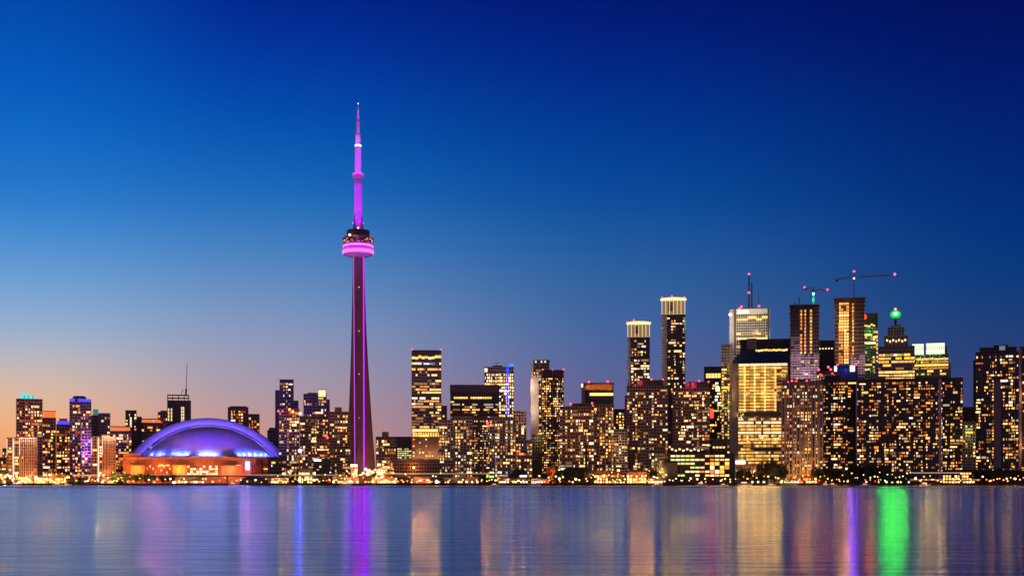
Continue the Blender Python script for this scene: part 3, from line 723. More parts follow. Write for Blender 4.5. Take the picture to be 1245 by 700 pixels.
for x0, y in ((589.2,447.5),): MB().box(t.x(x0), t.x(x0+3.5), -1, -.6, t.z(y+4.5), t.z(y)).build('corner_light', CREAM, t.root)
b = MB(); b.tube((t.x(604),8,t.z(444)), (t.x(604),8,t.z(440.6)), .3); b.tube((t.x(600.5),8,t.z(440.4)), (t.x(607),8,t.z(441)), .3); b.build('davit_crane', MET, t.root); t.done()
t = Tower('apartment_tower', 'slim brown tower with a bright lit edge between two taller lit towers', 624, 640, 499.5, 2130, 'brown', p=.3, vis=540)
t.pane('yellow', 2.2, t.x(635.5), t.z(524), t.kx*2.6, t.k*8); t.done()
t = Tower('condo_tower', 'pale gridded condo block below the left half of the black office block', 549.5, 574, 506.5, 1960, 'conc', p=.42, style='grid', fh=4.1, vis=578); t.done()
t = Tower('condo_tower', 'dark violet glass block between two pale gridded condo blocks', 573.5, 596, 507.5, 1975, 'purple', p=.5, style='none', cw=3.2, fh=3.2, ww=.5, wh=.45, vis=578)
t.red((592.5,514),(594.5,517.5), r=1.7); t.done()
t = Tower('condo_tower', 'pale gridded condo block under the tower with the blue light line', 595, 627, 507, 1950, 'conc', p=.5, style='grid', fh=4.1, vis=580); t.done()
t = Tower('apartment_block', 'pale pinkish lit block beside the gridded condos, left of the concrete sided tower', 627, 647, 535, 1955, 'stone', p=.5, style='grid', vis=578, pal='west'); t.done()

t = Tower('condo_tower', 'tower with a blank pale concrete side and small roof lamps', 648.5, 668, 438, 2120, 'dark', p=.5, pal='office', vis=530, style='slab', top_gap=3)
t.box('blank_side_wall', 645.2, 648.6, 444, 583, WM['pale'], -1.2, 20, 0); t.box('blank_side_wall', 648.6, 655, 458, 583, WM['pale'], -1.2, -.58, t.z(518))
for px in (650.5, 657.5, 662): MB().box(t.x(px), t.x(px+1.8), -.9, -.2, t.z(440.6), t.z(438.6)).build('roof_lamp', CREAM, t.root)
lamp(t.root, (t.x(640), -16, t.z(470)), 30000, (1,.72,.55), 'facade_floodlight'); lamp(t.root, (t.x(644), -20, t.z(500)), 24000, (1,.68,.48), 'facade_floodlight')
t.done()
t = Tower('low_building', 'beige windowless wall panel at the foot of the concrete sided tower', 647, 660.5, 528, 2010, 'olive', p=.3, win=None, style='none'); lamp(t.root, (0,-12,t.z(532)), 4000, (1,.8,.4)); t.done()
t = Tower('condo_tower', 'densely lit dark glass condo tower with three red roof lamps', 659, 685.5, 450, 1990, 'dark', p=.66, pal='condo', style='none', cw=2.8, fh=3.3, ww=.6, wh=.55, vis=575, top_gap=3)
t.box('penthouse', 661, 672, 449, 449.6, WM['navy'], 3, 16)
b = MB(); 
for px in (659, 672, 685.2): b.box(t.x(px)-.5, t.x(px)+.5, -.8, .3, 0, t.H-.2)
b.build('corner_fins', SLAB['dark'], t.root)
t.red((660,449.2),(672,450),(685,449), r=1.0); t.done()
t = Tower('office_tower', 'office tower with an orange glowing loggia crown and lit yellow bands', 707, 746, 466, 2160, 'dark', p=.8, pal='bright', win='rows', style='slab', cw=3.4, fh=4.0, vis=500, top_gap=7)
b = MB(); b.box(t.x(711), t.x(745.5), -.6, -.02, t.z(473.6), t.z(465.9)); b.build('loggia_back', plain('loggia_wall', (.45,.25,.12), .8), t.root)
b = MB()
for i in range(6): xx = t.x(711.5+i*6.7); b.box(xx-.5, xx+.5, -3.2, -.7, t.z(473.6), t.z(466.5))
b.box(t.x(710), t.x(746.4), -3.4, -.7, t.z(466.4), t.z(465.2)); b.box(t.x(710), t.x(746.4), -3.4, -.7, t.z(474.4), t.z(473.7)); b.build('loggia_frame', WM['brown'], t.root)
for i in range(5): lamp(t.root, (t.x(714.8+i*6.7), -3.6, t.z(471)), 900, (1,.40,.06), 'loggia_lamp')
t.box('corner_lamp', 706.6, 709, 466, 470.5, CREAM, -.6, .2); t.box('yellow_band', 717, 745.5, 477.5, 480.8, YEL, -.9, -.58)
b = MB().box(t.x(707), t.x(711), -1, -.6, t.z(500), t.z(471)); b.build('corner_wall', WM['pale'], t.root)
t.red((716,464),(739,463.6), r=1.1); t.done()
t = Tower('condo_tower', 'broad dark balconied block with a black vertical slot and two red roof lamps', 680.5, 722, 494, 1900, 'brown', p=.35, fh=4.2, vis=574, style='slab')
t.box('penthouse', 695, 720, 490, 493.2, WM['dark'], 2, 18); t.red((694,490.5),(720,489.8), r=1.1)
MB().box(t.x(711.2), t.x(714.2), -1.2, -.6, 0, t.z(540)).build('black_slot', WM['black'], t.root); t.done()
t = Tower('condo_tower', 'slim lit balconied tower joined right of the black slotted block', 722, 746.5, 491.5, 1915, 'brown', p=.5, fh=4.2, vis=576, style='slabfin'); t.done()
t = Tower('apartment_tower', 'small dark tower between the orange loggia tower and the twin crowned towers', 745, 763, 497.5, 2180, 'dark', p=.4, vis=525); t.done()
t = Tower('apartment_block', 'pale brown lit block left of the broad block with pink roof lamps', 745.5, 763, 522, 1960, 'stone', p=.22, style='slab', fh=3.4, vis=572)
lamp(t.root, (0,-22,t.z(545)), 12000, (1,.6,.35), 'facade_floodlight'); t.done()

def crowned(x0, x1, y0, y1, Y, lab, xl):
    """slim tower with a lantern crown: flared lit roof disc over a glazed drum of fins"""
    t = Tower('condo_tower', lab, x0, x1, y1, Y, 'dark', p=.42, pal='condo', style='slab', cw=4.6, fh=3.7, vis=480, depth=30, roof=False)
    b = MB().box(t.x(x0), t.x(xl), -1.4, -.58, 0, t.H-.1); b.build('side_pier', WM['conc'], t.root)
    b = MB()
    for j in range(1, t.nz): b.box(t.x(x0)-.7, t.x(xl)+.3, -2.0, -1.42, j*t.fhm-.5, j*t.fhm+.5)
    b.build('pier_bands', WM['white'], t.root)
    for j in range(0, 9): lamp(t.root, (t.x(x0)-7, -9, t.z(y1+8+j*11)), 900, (1,.85,.6), 'pier_lamp')
    lam = glow('lantern_glass', (1,.58,.22), .26)
    t.box('lantern', x0+1.2, x1-1.2, y0+4.2, y1-.1, lam, 1.2, 28.5)
    b = MB(); n = 6
    for i in range(n+1):
        xx = t.x(x0+.3)+(t.x(x1-.3)-t.x(x0+.3))*i/n; b.box(xx-.55, xx+.55, .2, 1.15, t.z(y1), t.z(y0+4))
    b.box(t.x(x0), t.x(x1), .1, 1.1, t.z(y1-.2)-.9, t.z(y1-.2)); b.build('lantern_fins', glow('lantern_fin_light', (1,.78,.45), .95), t.root)
    b = MB(); b.box(t.x(x0+8), t.x(x0+14), .4, 1.0, t.z(y1-4), t.z(y0+6)); b.build('lantern_panel', WM['brown'], t.root)
    rw = t.W/2; c = 15
    MB().lathe([(rw*.9, t.z(y0+4)),(rw*1.12, t.z(y0+2.4)),(rw*1.12, t.z(y0+.9)),(rw*.8, t.z(y0+.2))], 28, 0, c).build('roof_disc', glow('roof_disc_light', (1,.72,.32), 1.5), t.root)
    MB().lathe([(rw*.8, t.z(y0+.15)),(rw*.7, t.z(y0-.8))], 20, 0, c).build('roof_deck', WM['brown'], t.root)
    return t
t = crowned(763, 790, 390, 409.5, 2330, 'shorter of the two dark towers with white glowing lantern crowns', 766.5); t.red((762.5,391.5),(770.5,389), r=.9); t.done()
t = crowned(804.5, 833, 361, 382, 2350, 'taller of the two dark towers with white glowing lantern crowns', 811)
t.box('green_edge', 832.4, 833.6, 387, 401, glow('green_edge_light', (.04,.5,.16), .8), -.6, 6); t.red((805,361.5),(832,361.5),(817,359.8), r=.8); t.done()
PINK = plain('pink_lit_box', (.55,.18,.24), .8)
t = Tower('condo_tower', 'broad dark balconied block with pink roof boxes below the shorter lantern tower', 762, 812, 469, 1990, 'brown', p=.30, fh=4.1, vis=578, pal='condo', style='slab')
t.box('penthouse', 781, 806, 461.6, 468.4, WM['dark'], 1, 18); t.box('side_wing', 759.5, 762, 480, 583, t.wallmat, 1, 20, 0); t.box('roof_box', 776, 781, 462.5, 468.4, PINK, 0, 12)
t.red((770,469.5),(792,461),(806,461), r=.9); lamp(t.root, (t.x(778), -5, t.z(464)), 1500, (1,.1,.25)); t.done()
t = Tower('condo_tower', 'broad dark balconied block with pink roof boxes below the taller lantern tower', 818, 863, 472, 1985, 'brown', p=.40, fh=4.1, vis=560, pal='condo', style='slab')
t.box('penthouse', 836, 862, 463.8, 471.4, WM['dark'], 1, 18); t.box('roof_box', 833, 838, 465.5, 471.4, PINK, -.2, 12); t.box('roof_box', 841, 847, 465, 471.4, PINK, -.4, .9)
t.red((832,465),(850,463),(861.5,464), r=.9); lamp(t.root, (t.x(840), -6, t.z(466)), 2200, (1,.1,.25)); t.done()
t = Tower('condo_tower', 'recessed dark block joining the two broad blocks with pink roof boxes', 806, 822, 478, 2030, 'purple', p=.22, vis=560, style='slab'); t.done()
t = Tower('office_tower', 'black topped tower with a lit yellow top storey behind the pink roof boxes', 856, 878, 446, 2280, 'black', p=.35, pal='office', vis=545, top_gap=6)
for i in range(5): t.pane('yellow', 1.8, t.x(860+i*3.6), t.z(456.5), t.kx*3, t.k*5.2)
MB().box(t.x(863), t.x(867.6), -1.2, -.6, t.z(508), t.z(496.5)).build('red_sign', glow('red_neon', (1,.06,.02), 2.2), t.root)
for px in (864,868): streak_beam(t.root, (t.x(px), -6, t.z(500)), .2e5, (1,.06,.12))
for yy in range(7): t.pane('white', 1.6, t.x(872.5+t.rnd.uniform(-2,2)), t.z(466+yy*4), t.kx*3.5, t.k*2.4)
t.pane('green', 2.2, t.x(872.6), t.z(473), t.kx*5, t.k*5); t.done()

# low glass office on the water, in front of the broad blocks
t = Tower('glass_building', 'low wide glazed office with large bright gridded windows by the water', 811, 893, 551, 1850, 'black', p=.9, pal='office', win=None, style='none', cw=9.2, fh=5)
R = t.rnd
for j, yy in enumerate((554, 558.6, 563.2, 568, 573, 577.6)):
    for i in range(12):
        px = 815.5+i*6.0
        if 883 < px: continue
        if R.random() < (.78 if px > 842 or j < 3 else .45):
            big = px > 862 and j in (2,3,4)
            c = R.choice([('amber',1.4),('gold',1.6),('cream',2),('orange',1.0),('yellow',1.5)]) if px > 850 else R.choice([('cream',1.6),('yellow',1.5),('white',1.5),('green',1.0)])
            t.pane(c[0], c[1], t.x(px+2.4), t.z(yy), t.kx*5.0, t.k*(4.2 if big else 2.1))
b = MB()
for i in range(14): b.box(t.x(815+i*6)-.4, t.x(815+i*6)+.4, -1.1, -.2, 0, t.H-.2)
for yy in (556.4, 561, 565.6, 570.5, 575.4): b.box(t.x(811.5), t.x(888), -.9, -.2, t.z(yy)-.3, t.z(yy)+.3)
b.build('window_grid', WM['dark'], t.root)
t.box('terrace', 806, 824, 562, 583, WM['dark'], -6, -.05, 0)
t.box('setback_storey', 815, 860, 541, 550.4, WM['black'], 4, 22)
for i in range(9): t.pane('cream' if i % 3 else 'white', 1.7, t.x(817+i*4.6), t.z(545.6+(i % 2)*1.6), t.kx*2.6, t.k*2, 3.98)
t.box('setback_storey', 866, 883.5, 535, 550.4, WM['black'], 3, 20); t.box('canopy', 863.5, 886, 533.2, 534.6, WM['dark'], 1, 22)
for i in range(4): t.pane('cream', 1.4, t.x(868+i*4), t.z(543.5), t.kx*2.6, t.k*2, 2.98)
t.box('pale_parapet', 845, 862, 542, 546, WM['pale'], 2.5, 3.9); t.done()
t = Tower('low_building', 'olive lit blank wall left of the low glazed office', 796, 811, 552, 1862, 'olive', p=.2, style='none', cw=3.5, vis=580); lamp(t.root, (0,-14,t.z(574)), 9000, (1,.75,.2)); t.done()

# ------------------------------------------------------------------ financial district
t = Tower('office_tower', 'cream lit square office tower with tall rooftop antenna masts and red lamps', 887, 936, 375.5, 2750, 'stone', p=.6, pal='office', win='rows', style='grid', cw=3.4, fh=3.5, vis=420, top_gap=8)
MB().box(t.x(887), t.x(892), -1.4, -.95, t.z(425), t.H-.3).build('corner_pier', WM['pale'], t.root)
for x0, x1 in ((892.4,895),(933,935.4)): MB().box(t.x(x0), t.x(x1), -1.5, -1.0, t.z(430), t.H-.2).build('dark_corner', WM['dark'], t.root)
MB().box(t.x(895), t.x(933), -1.3, -1.0, t.z(381.6), t.H).build('plain_parapet', SLAB['stone'], t.root)
MB().box(t.x(897), t.x(910), -2.0, -1.35, t.z(380.6), t.z(377.4)).build('sign', glow('white_red_sign', (1,.75,.72), 3.5), t.root)
MB().ball((t.x(887.8), -2, t.z(382)), 3.2, 8, 6).build('corner_lamp', glow('corner_pink', (1,.65,.7), 3.5), t.root)
for i in range(11):
    c = t.rnd.choice([('gold',1.7),('cream',1.4),('yellow',1.6),('green',1.0)]); t.pane(c[0], c[1], t.x(897.5+i*3.4), t.z(387+t.rnd.choice((-1,1))*1.3), t.kx*3, t.k*2.6, -1)
for i in range(11): t.pane('yellow', 1.8, t.x(897.5+i*3.4), t.z(411.5), t.kx*3.2, t.k*1.8, -1)
lamp(t.root, (t.x(905), -50, t.z(365)), 60000, (1,.85,.6), 'parapet_floodlight'); lamp(t.root, (t.x(920), -60, t.z(400)), 60000, (1,.85,.6), 'parapet_floodlight'); lamp(t.root, (t.x(884), -40, t.z(400)), 60000, (1,.85,.8), 'parapet_floodlight')
b = MB(); b.tube((t.x(910.5),12,t.H),(t.x(910.7),12,t.z(333)), 1.9, 1.3); b.tube((t.x(914),12,t.H),(t.x(914),12,t.z(342.5)), 1.7, 1.2); b.tube((t.x(922.3),12,t.H),(t.x(922.3),12,t.z(350)), .7, .3); b.box(t.x(905), t.x(918), 8, 16, t.H+1, t.z(373.6))
b.build('antenna_mast', MET, t.root)
t.red((910.7,333),(910.6,355.5),(922.8,372),(899,374.5),(901.5,372.5), r=1.2); t.done()
t = Tower('office_block', 'wide black topped office block with one lit floor right below the antenna tower', 900, 962, 412.5, 2600, 'black', p=.3, pal='bright', win=None, style='none')
for i in range(13): c = t.rnd.choice([('gold',1.8),('yellow',1.2),('cream',1.6)]); t.pane(c[0], c[1], t.x(920+i*3.0), t.z(425.6+t.rnd.uniform(-.5,.5)), t.kx*2.6, t.k*2.2)
t.box('plant_room', 908, 920, 411, 424, WM['stone'], -3, -.1); t.done()
t = Tower('office_block', 'plain dark office block between the two unfinished towers', 994, 1018, 414, 2650, 'black', p=.5, pal='office', style='none', win=None)
for i in range(5): t.pane('cream', 1.2, t.x(997+i*3.6), t.z(423.5), t.kx*2, t.k*1.6)
t.done()

# the bright yellow office with stepped glazed floors
def atrium():
    t = Tower('office_building', 'bright yellow lit office building with dark blue sloping roof and stepped glass floors', 890, 958, 441, 1960, 'conc', win=None, style='none', roof=False)
    lamp_c = (1,.66,.18)
    # dark blue hipped roof
    v = [(t.x(889.5),-.6,t.H),(t.x(958.5),-.6,t.H),(t.x(955.5),10,t.z(428.5)),(t.x(897),10,t.z(428.5)),(t.x(889.5),26.3,t.H),(t.x(958.5),26.3,t.H),(t.x(955.5),16,t.z(428.5)),(t.x(897),16,t.z(428.5))]
    b = MB(); b.v = v; b.f = [(0,1,2,3),(1,5,6,2),(5,4,7,6),(4,0,3,7),(3,2,6,7),(0,4,5,1)]; b.mi = [0]*6
    b.build('roof', plain('slate_blue_roof', (.03,.045,.11), .4), t.root)
    MB().box(t.x(890), t.x(896.5), -1.0, -.02, 0, t.H-.5).build('side_pier', WM['stone'], t.root)
    R = t.rnd; nx = 19; px0, px1 = 898.5, 957.0; st = (px1-px0)/nx
    # upper glazed field (441-500), lower stepped field (503-565)
    cols_hot = (3, 7, 11, 16)
    bays = ((898.2,904.2),(906.4,911),(911.6,916.4),(918.6,924),(924.6,928.8),(931.2,937),(937.6,941.6),(943.8,950),(950.6,957))
    for j in range(15):
        yy = 443.2+j*3.9
        for q, (xa, xb) in enumerate(bays):
            if q > 6 and j > 0 and R.random() < .55: continue
            c = ('cream',1.7) if j == 0 else R.choice([('gold',.75),('gold',.55),('gold',1.0),('yellow',.8),('gold',1.25),('amber',.8),('gold',.4)])
            t.pane(c[0], c[1], t.x((xa+xb)/2), t.z(yy), t.kx*(xb-xa), t.k*2.5)
        for xc in (905.3,917.5,930,942.7):
            if R.random() < .93: t.pane('yellow', R.choice((1.6,2.2)), t.x(xc), t.z(yy+.2), t.kx*1.9, t.k*2.9, -.3)
    for j in range(14):
        yy = 509.5+j*4.05
        for i in range(nx-2):
            if (j in (9,) and i > 5) or (j == 0 and R.random() < .6): continue
            if R.random() < .88:
                c = ('cream',1.6) if j in (1,4) else R.choice([('gold',1.1),('gold',.7),('yellow',1.2),('amber',.9),('gold',.4),('cream',.9)])
                t.pane(c[0], c[1], t.x(px0-1+(i+.5)*st), t.z(yy), t.kx*st*.97, t.k*2.5, -2.3)
    b = MB()
    for j in range(16): b.box(t.x(897), t.x(957.5), -1.0, -.2, t.z(445.2+j*3.9)-.35, t.z(445.2+j*3.9)+.35)
    for h in (897.6, 911.3, 924.3, 937.3, 950.3, 957.5): b.box(t.x(h)-.3, t.x(h)+.3, -1.3, -.2, t.z(503), t.H-.5)
    b.build('upper_frame', WM['stone'], t.root)
    b = MB(); b.box(t.x(896.6), t.x(951), -2.2, -.1, 0, t.z(506)); b.build('lower_wall', WM['conc'], t.root)
    b = MB()
    for j in range(15): b.box(t.x(896.6), t.x(951), -3.2, -2.25, t.z(507.6+j*4.05)-.35, t.z(507.6+j*4.05)+.35)
    for h in (897.2, 907, 917, 927, 937, 950.8): b.box(t.x(h)-.5, t.x(h)+.5, -3.5, -2.25, t.z(566), t.z(506))
    b.build('lower_frame', WM['stone'], t.root)
    b = MB(); b.box(t.x(905), t.x(951), -4.6, -3.6, t.z(505.5), t.z(502)); b.box(t.x(912), t.x(950), -4.6, -3.6, t.z(546.8), t.z(544.6)); b.build('dark_ledge', WM['dark'], t.root)
    for i in range(7): lamp(t.root, (t.x(901+i*8.6), -5, t.z(505+28*(i % 2))), 2600, lamp_c, 'facade_floodlight')
    for i in range(7): lamp(t.root, (t.x(901+i*8.6), -5, t.z(455+22*(i % 2))), 2600, lamp_c, 'facade_floodlight')
    MB().box(t.x(894.5), t.x(906), -6, -3.7, t.z(563.5), t.z(559.6)).build('entrance_light', glow('entrance_white', (1,.93,.7), 3), t.root)
    MB().box(t.x(896), t.x(945), -9, -3.8, t.z(570.4), t.z(565.4)).build('canopy', plain('canopy_red_brown', (.42,.17,.07), .7), t.root)
    for i in range(9): t.pane('cream', 2.2, t.x(897+i*4), t.z(573.5), t.kx*2.8, t.k*3.6, -3.6)
    for i in range(3): lamp(t.root, (t.x(903+i*14), -16, t.z(575)), 4000, (1,.6,.25), 'canopy_lamp')
    for i in range(9): streak_beam(t.root, (t.x(899+i*7.1), -8, t.z(520+25*(i % 2))), (.72e5 if i % 3 else .5e5), (1,.34,.03))
    t.done()
atrium()
t = Tower('office_tower', 'pale slim wing of lit floors on the left flank of the bright yellow office', 877, 891, 419, 1985, 'stone', p=.75, pal='office', cw=4.5, fh=4.0, vis=560, top_gap=6, style='slab')
t.box('corner_wall', 886.8, 890.8, 419, 583, WM['pale'], -1.4, -.6, 0); lamp(t.root, (t.x(884), -24, t.z(430)), 4000, (1,.7,.35)); lamp(t.root, (t.x(884), -30, t.z(480)), 7000, (1,.6,.25)); t.done()

# unfinished towers with cranes
def unfinished(x0, x1, y0, Y, lab, strips, clad, bright):
    t = Tower('unfinished_tower', lab, x0, x1, y0+4, Y, 'dark', win=None, style='slab', cw=3.3, fh=5.2)
    b = MB(); R = t.rnd
    for i in range(int((x1-x0)/2.5)):                    # formwork screens and open top floor
        xx = t.x(x0+i*2.5); b.box(xx-.4, xx+.4, -1.4, -.7, t.z(y0+30), t.z(y0+R.uniform(-1,1.5)))
    b.box(t.x(x0-1.4), t.x(x1+1.0), -2.2, 28, t.H+2.2, t.z(y0+.8)); b.box(t.x(x0-1), t.x(x1+.6), -1.8, 27, t.z(y0+11), t.z(y0+10))
    b.build('formwork_screen', plain('formwork_rust', (.13,.07,.05), .8), t.root)
    b = MB()
    for j in range(14):
        yy = y0+6+j*4.6; e = R.uniform(.6, 2.2)
        b.box(t.x(x0-e*.7), t.x(x0), 1, 7, t.z(yy)-.5, t.z(yy)+.5); b.box(t.x(x1), t.x(x1+e), 1, 7, t.z(yy)-.5, t.z(yy)+.5)
    b.build('loading_platform', WM['brown'], t.root)
    for xa, xb, ya, yb, c, stp in strips:
        y = ya
        while y < yb:
            k = R.choice(c); n = max(1, round((xb-xa)/3.2))
            for q in range(n):
                if R.random() < .93: t.pane(k[0], k[1], t.x(xa+(xb-xa)*(q+.5)/n), t.z(y), t.kx*(xb-xa)/n*.8, t.k*stp*.68, -.8)
            y += stp
    cl = MB()
    for xa, xb, ya, yb in clad:
        n = int((yb-ya)/3.0)
        for j in range(n):
            for q in range(max(2, int((xb-xa)/3.4))):
                if R.random() < .88:
                    ww_ = (xb-xa)/max(2, int((xb-xa)/3.4)); a = t.x(xa+q*ww_+.25)
                    cl.box(a, a+t.kx*(ww_-.5), -1.0, -.6, t.z(ya+j*3+1.7), t.z(ya+j*3))
    cl.build('cladding_panel', plain('pale_cladding', (.55,.47,.50), .6), t.root)
    return t
def crane(label, mx, my0, my1, jl, jr, jy_l, jy_r, Y, basez_py, green=False, k_r=.9):
    k = Y/F; X = (mx-CX)/F*Y
    root = empty('tower_crane', (X, Y, CAMZ+(HY-basez_py)*k), -math.atan2(X, Y)); tag(root, label, 'crane')
    z = lambda py: (basez_py-py)*k
    x = lambda px: (px-mx)*k
    def lattice(a, b, wd, name, mat, n):
        m = MB(); a, b = Vector(a), Vector(b); d = (b-a).normalized(); u = Vector((0,1,0)); v = d.cross(u).normalized()
        c = [(u+v)*wd, (u-v)*wd, (-u-v)*wd, (-u+v)*wd]
        for q in c: m.tube(a+q, b+q, .36, n=4)
        for i in range(n):
            p0, p1 = a+(b-a)*i/n, a+(b-a)*(i+1)/n
            for q in range(4): m.tube(p0+c[q], p1+c[(q+1) % 4], .22, n=4)
        m.build(name, mat, root)
    st = plain('crane_steel', (.30,.12,.07), .6)
    lattice((0,0,0), (0,0,z(my0)), 1.1, 'mast', plain('mast_green_lit', (.15,.5,.25), .6) if green else st, 14)  # the green light on this mast is put into its steel colour
    top = z(my0)
    m = MB().box(-2,2,-2,2, top+.05, top+3.2); cab = m.build('slewing_cab', MET, root); MB().box(-1.2,1.2,-2.2,-2.02,top+1.2,top+2.6).build('cab_window', plain('cab_glass', (.03,.04,.05), .1), cab)
    lattice((x(jl),0,z(jy_l)), (0,0,top+4.2), 1.0, 'counter_jib', st, 8)
    lattice((0,0,top+4.2), (x(jr),0,z(jy_r)), 1.0, 'jib', st, 18)
    m = MB(); m.tube((0,0,top+3.2), (0,0,z(my1)), .7, .4); m.tube((0,0,z(my1)), (x(jr)*.6,0,top+4.2+(z(jy_r)-top-4.2)*.6+.8), .2, n=4); m.tube((0,0,z(my1)), (x(jl)*.8,0,top+4.2+(z(jy_l)-top-4.2)*.8+.8), .2, n=4)
    m.build('apex_mast', MET, root)
    m = MB().box(x(jl)-1.5, x(jl)+3, -1.6, 1.6, z(jy_l)-3.8, z(jy_l)-1); m.build('counterweight', MET, root)
    return root, x, z, top, k
C1 = [('amber',1.2),('yellow',1.4),('orange',1.2),('amber',.8)]
t = unfinished(961, 995.5, 369.5, 2340, 'unfinished tower with three thin lit stair strips and pale lower cladding', [(972.6,975.4,378,432,C1,4.2),(977.8,980,378,432,C1,4.2),(984.5,987.5,378,432,C1,4.2)],
               [(961.5,974,409,440),(961,996,431,465)], False)
R = t.rnd
for i in range(10): t.pane('yellow', 1.0, t.x(966+R.uniform(0,27)), t.z(R.uniform(436,462)), 3.2, 2.4, -1.02)
b = MB(); b.tube((t.x(971.5),4,t.H),(t.x(971.5),4,t.z(361)), .9); b.tube((t.x(966),4,t.H),(t.x(966),4,t.z(366)), .6); b.build('scaffold_post', MET, t.root)
lamp(t.root, (t.x(980), -46, t.z(452)), 70000, (.95,.6,.72), 'site_floodlight'); t.done()
cr, x, z, top, k = crane('small crane with a green lit mast on the tower with three lit stair strips', 989, 356, 348.5, 979, 1005.5, 349.5, 353, 2345, 369.5, green=True)
lamp(cr, (0,-7, 12), 9000, (.1,1,.5), 'green_floodlight'); lamp(cr, (0,-7, 4), 7000, (.1,1,.5), 'green_floodlight'); MB().ball((0,-2.4,top-1.5), 2.0, 8, 6).build('work_lamp', glow('mint_lamp', (.4,1,.75), 4), cr)
for px, py in ((978.5,349),(1005.5,352.6)): link('red_lamp', LM, cr, (x(px), -1.2, z(py)), (1.5,)*3)
C2 = [('amber',1.6),('orange',1.5),('yellow',1.8),('cream',2.2)]
t = unfinished(1015, 1051, 361, 2330, 'unfinished tower with one broad glowing orange hoist strip', [(1019.5,1032,369,402,C2,3.5),(1026,1032,402,442,C2,3.5),(1019.5,1025,402,442,[('orange',.9),('amber',.8)],3.5),(1036,1038.4,370,432,C1,4.0)],
               [(1034,1052,432,456)], True)
lamp(t.root, (t.x(1025), -22, t.z(385)), 26000, (1,.5,.12), 'site_floodlight'); lamp(t.root, (t.x(1028), -22, t.z(420)), 26000, (1,.5,.12), 'site_floodlight'); lamp(t.root, (t.x(1044), -30, t.z(440)), 16000, (.9,.5,.7), 'site_floodlight'); t.done()
cr, x, z, top, k = crane('large crane with a long level jib on the tower with the orange hoist strip', 1038.3, 340, 331.5, 1017.5, 1087, 338.6, 335.4, 2335, 361)
for px, py, r in ((1038.3,330,1.7),(1086,335.2,2.0)): link('red_lamp', LM, cr, (x(px), -1.2, z(py)), (r,)*3)
MB().ball((0,-2.6,top+2), 1.6, 8, 6).build('work_lamp', glow('pale_work_lamp', (.8,.85,1), 3), cr)
t = Tower('office_tower', 'slim tower with green lit face and a round red emblem beside the hoist strip', 1048, 1067.5, 381, 2480, 'stone', p=.35, pal='office', style='slab', cw=4, fh=3.4, vis=456, top_gap=7)
b = MB(); b.box(t.x(1048.5), t.x(1067), -1, -.58, t.z(398), t.H); b.build('dark_top', WM['dark'], t.root)
MB().tube((t.x(1050), -3.5, t.z(385)), (t.x(1050), -1.2, t.z(385)), 3.6*t.k, n=16).build('red_emblem', glow('red_emblem', (1,.09,.03), 1.6), t.root)
for i in range(5): t.pane('yellow', 1.5, t.x(1051.5+i*2.8), t.z(395.5+t.rnd.uniform(-1,1.5)), t.kx*2.2, t.k*2.0, -1.02)
for yy in range(8): t.pane('yellow', 1.2, t.x(1066.4), t.z(404+yy*5), t.kx*1.4, t.k*2.5, -1)
for i in range(4): t.pane('cream', 2.0, t.x(1052+i*3.6), t.z(417), t.kx*3.4, t.k*2.2, -.7)
for yy, pw in ((403.5,5200),(416,900),(432,1500),(448,1100)): lamp(t.root, (t.x(1057), -9, t.z(yy)), pw, (.06,1,.18), 'green_floodlight')
t.done()

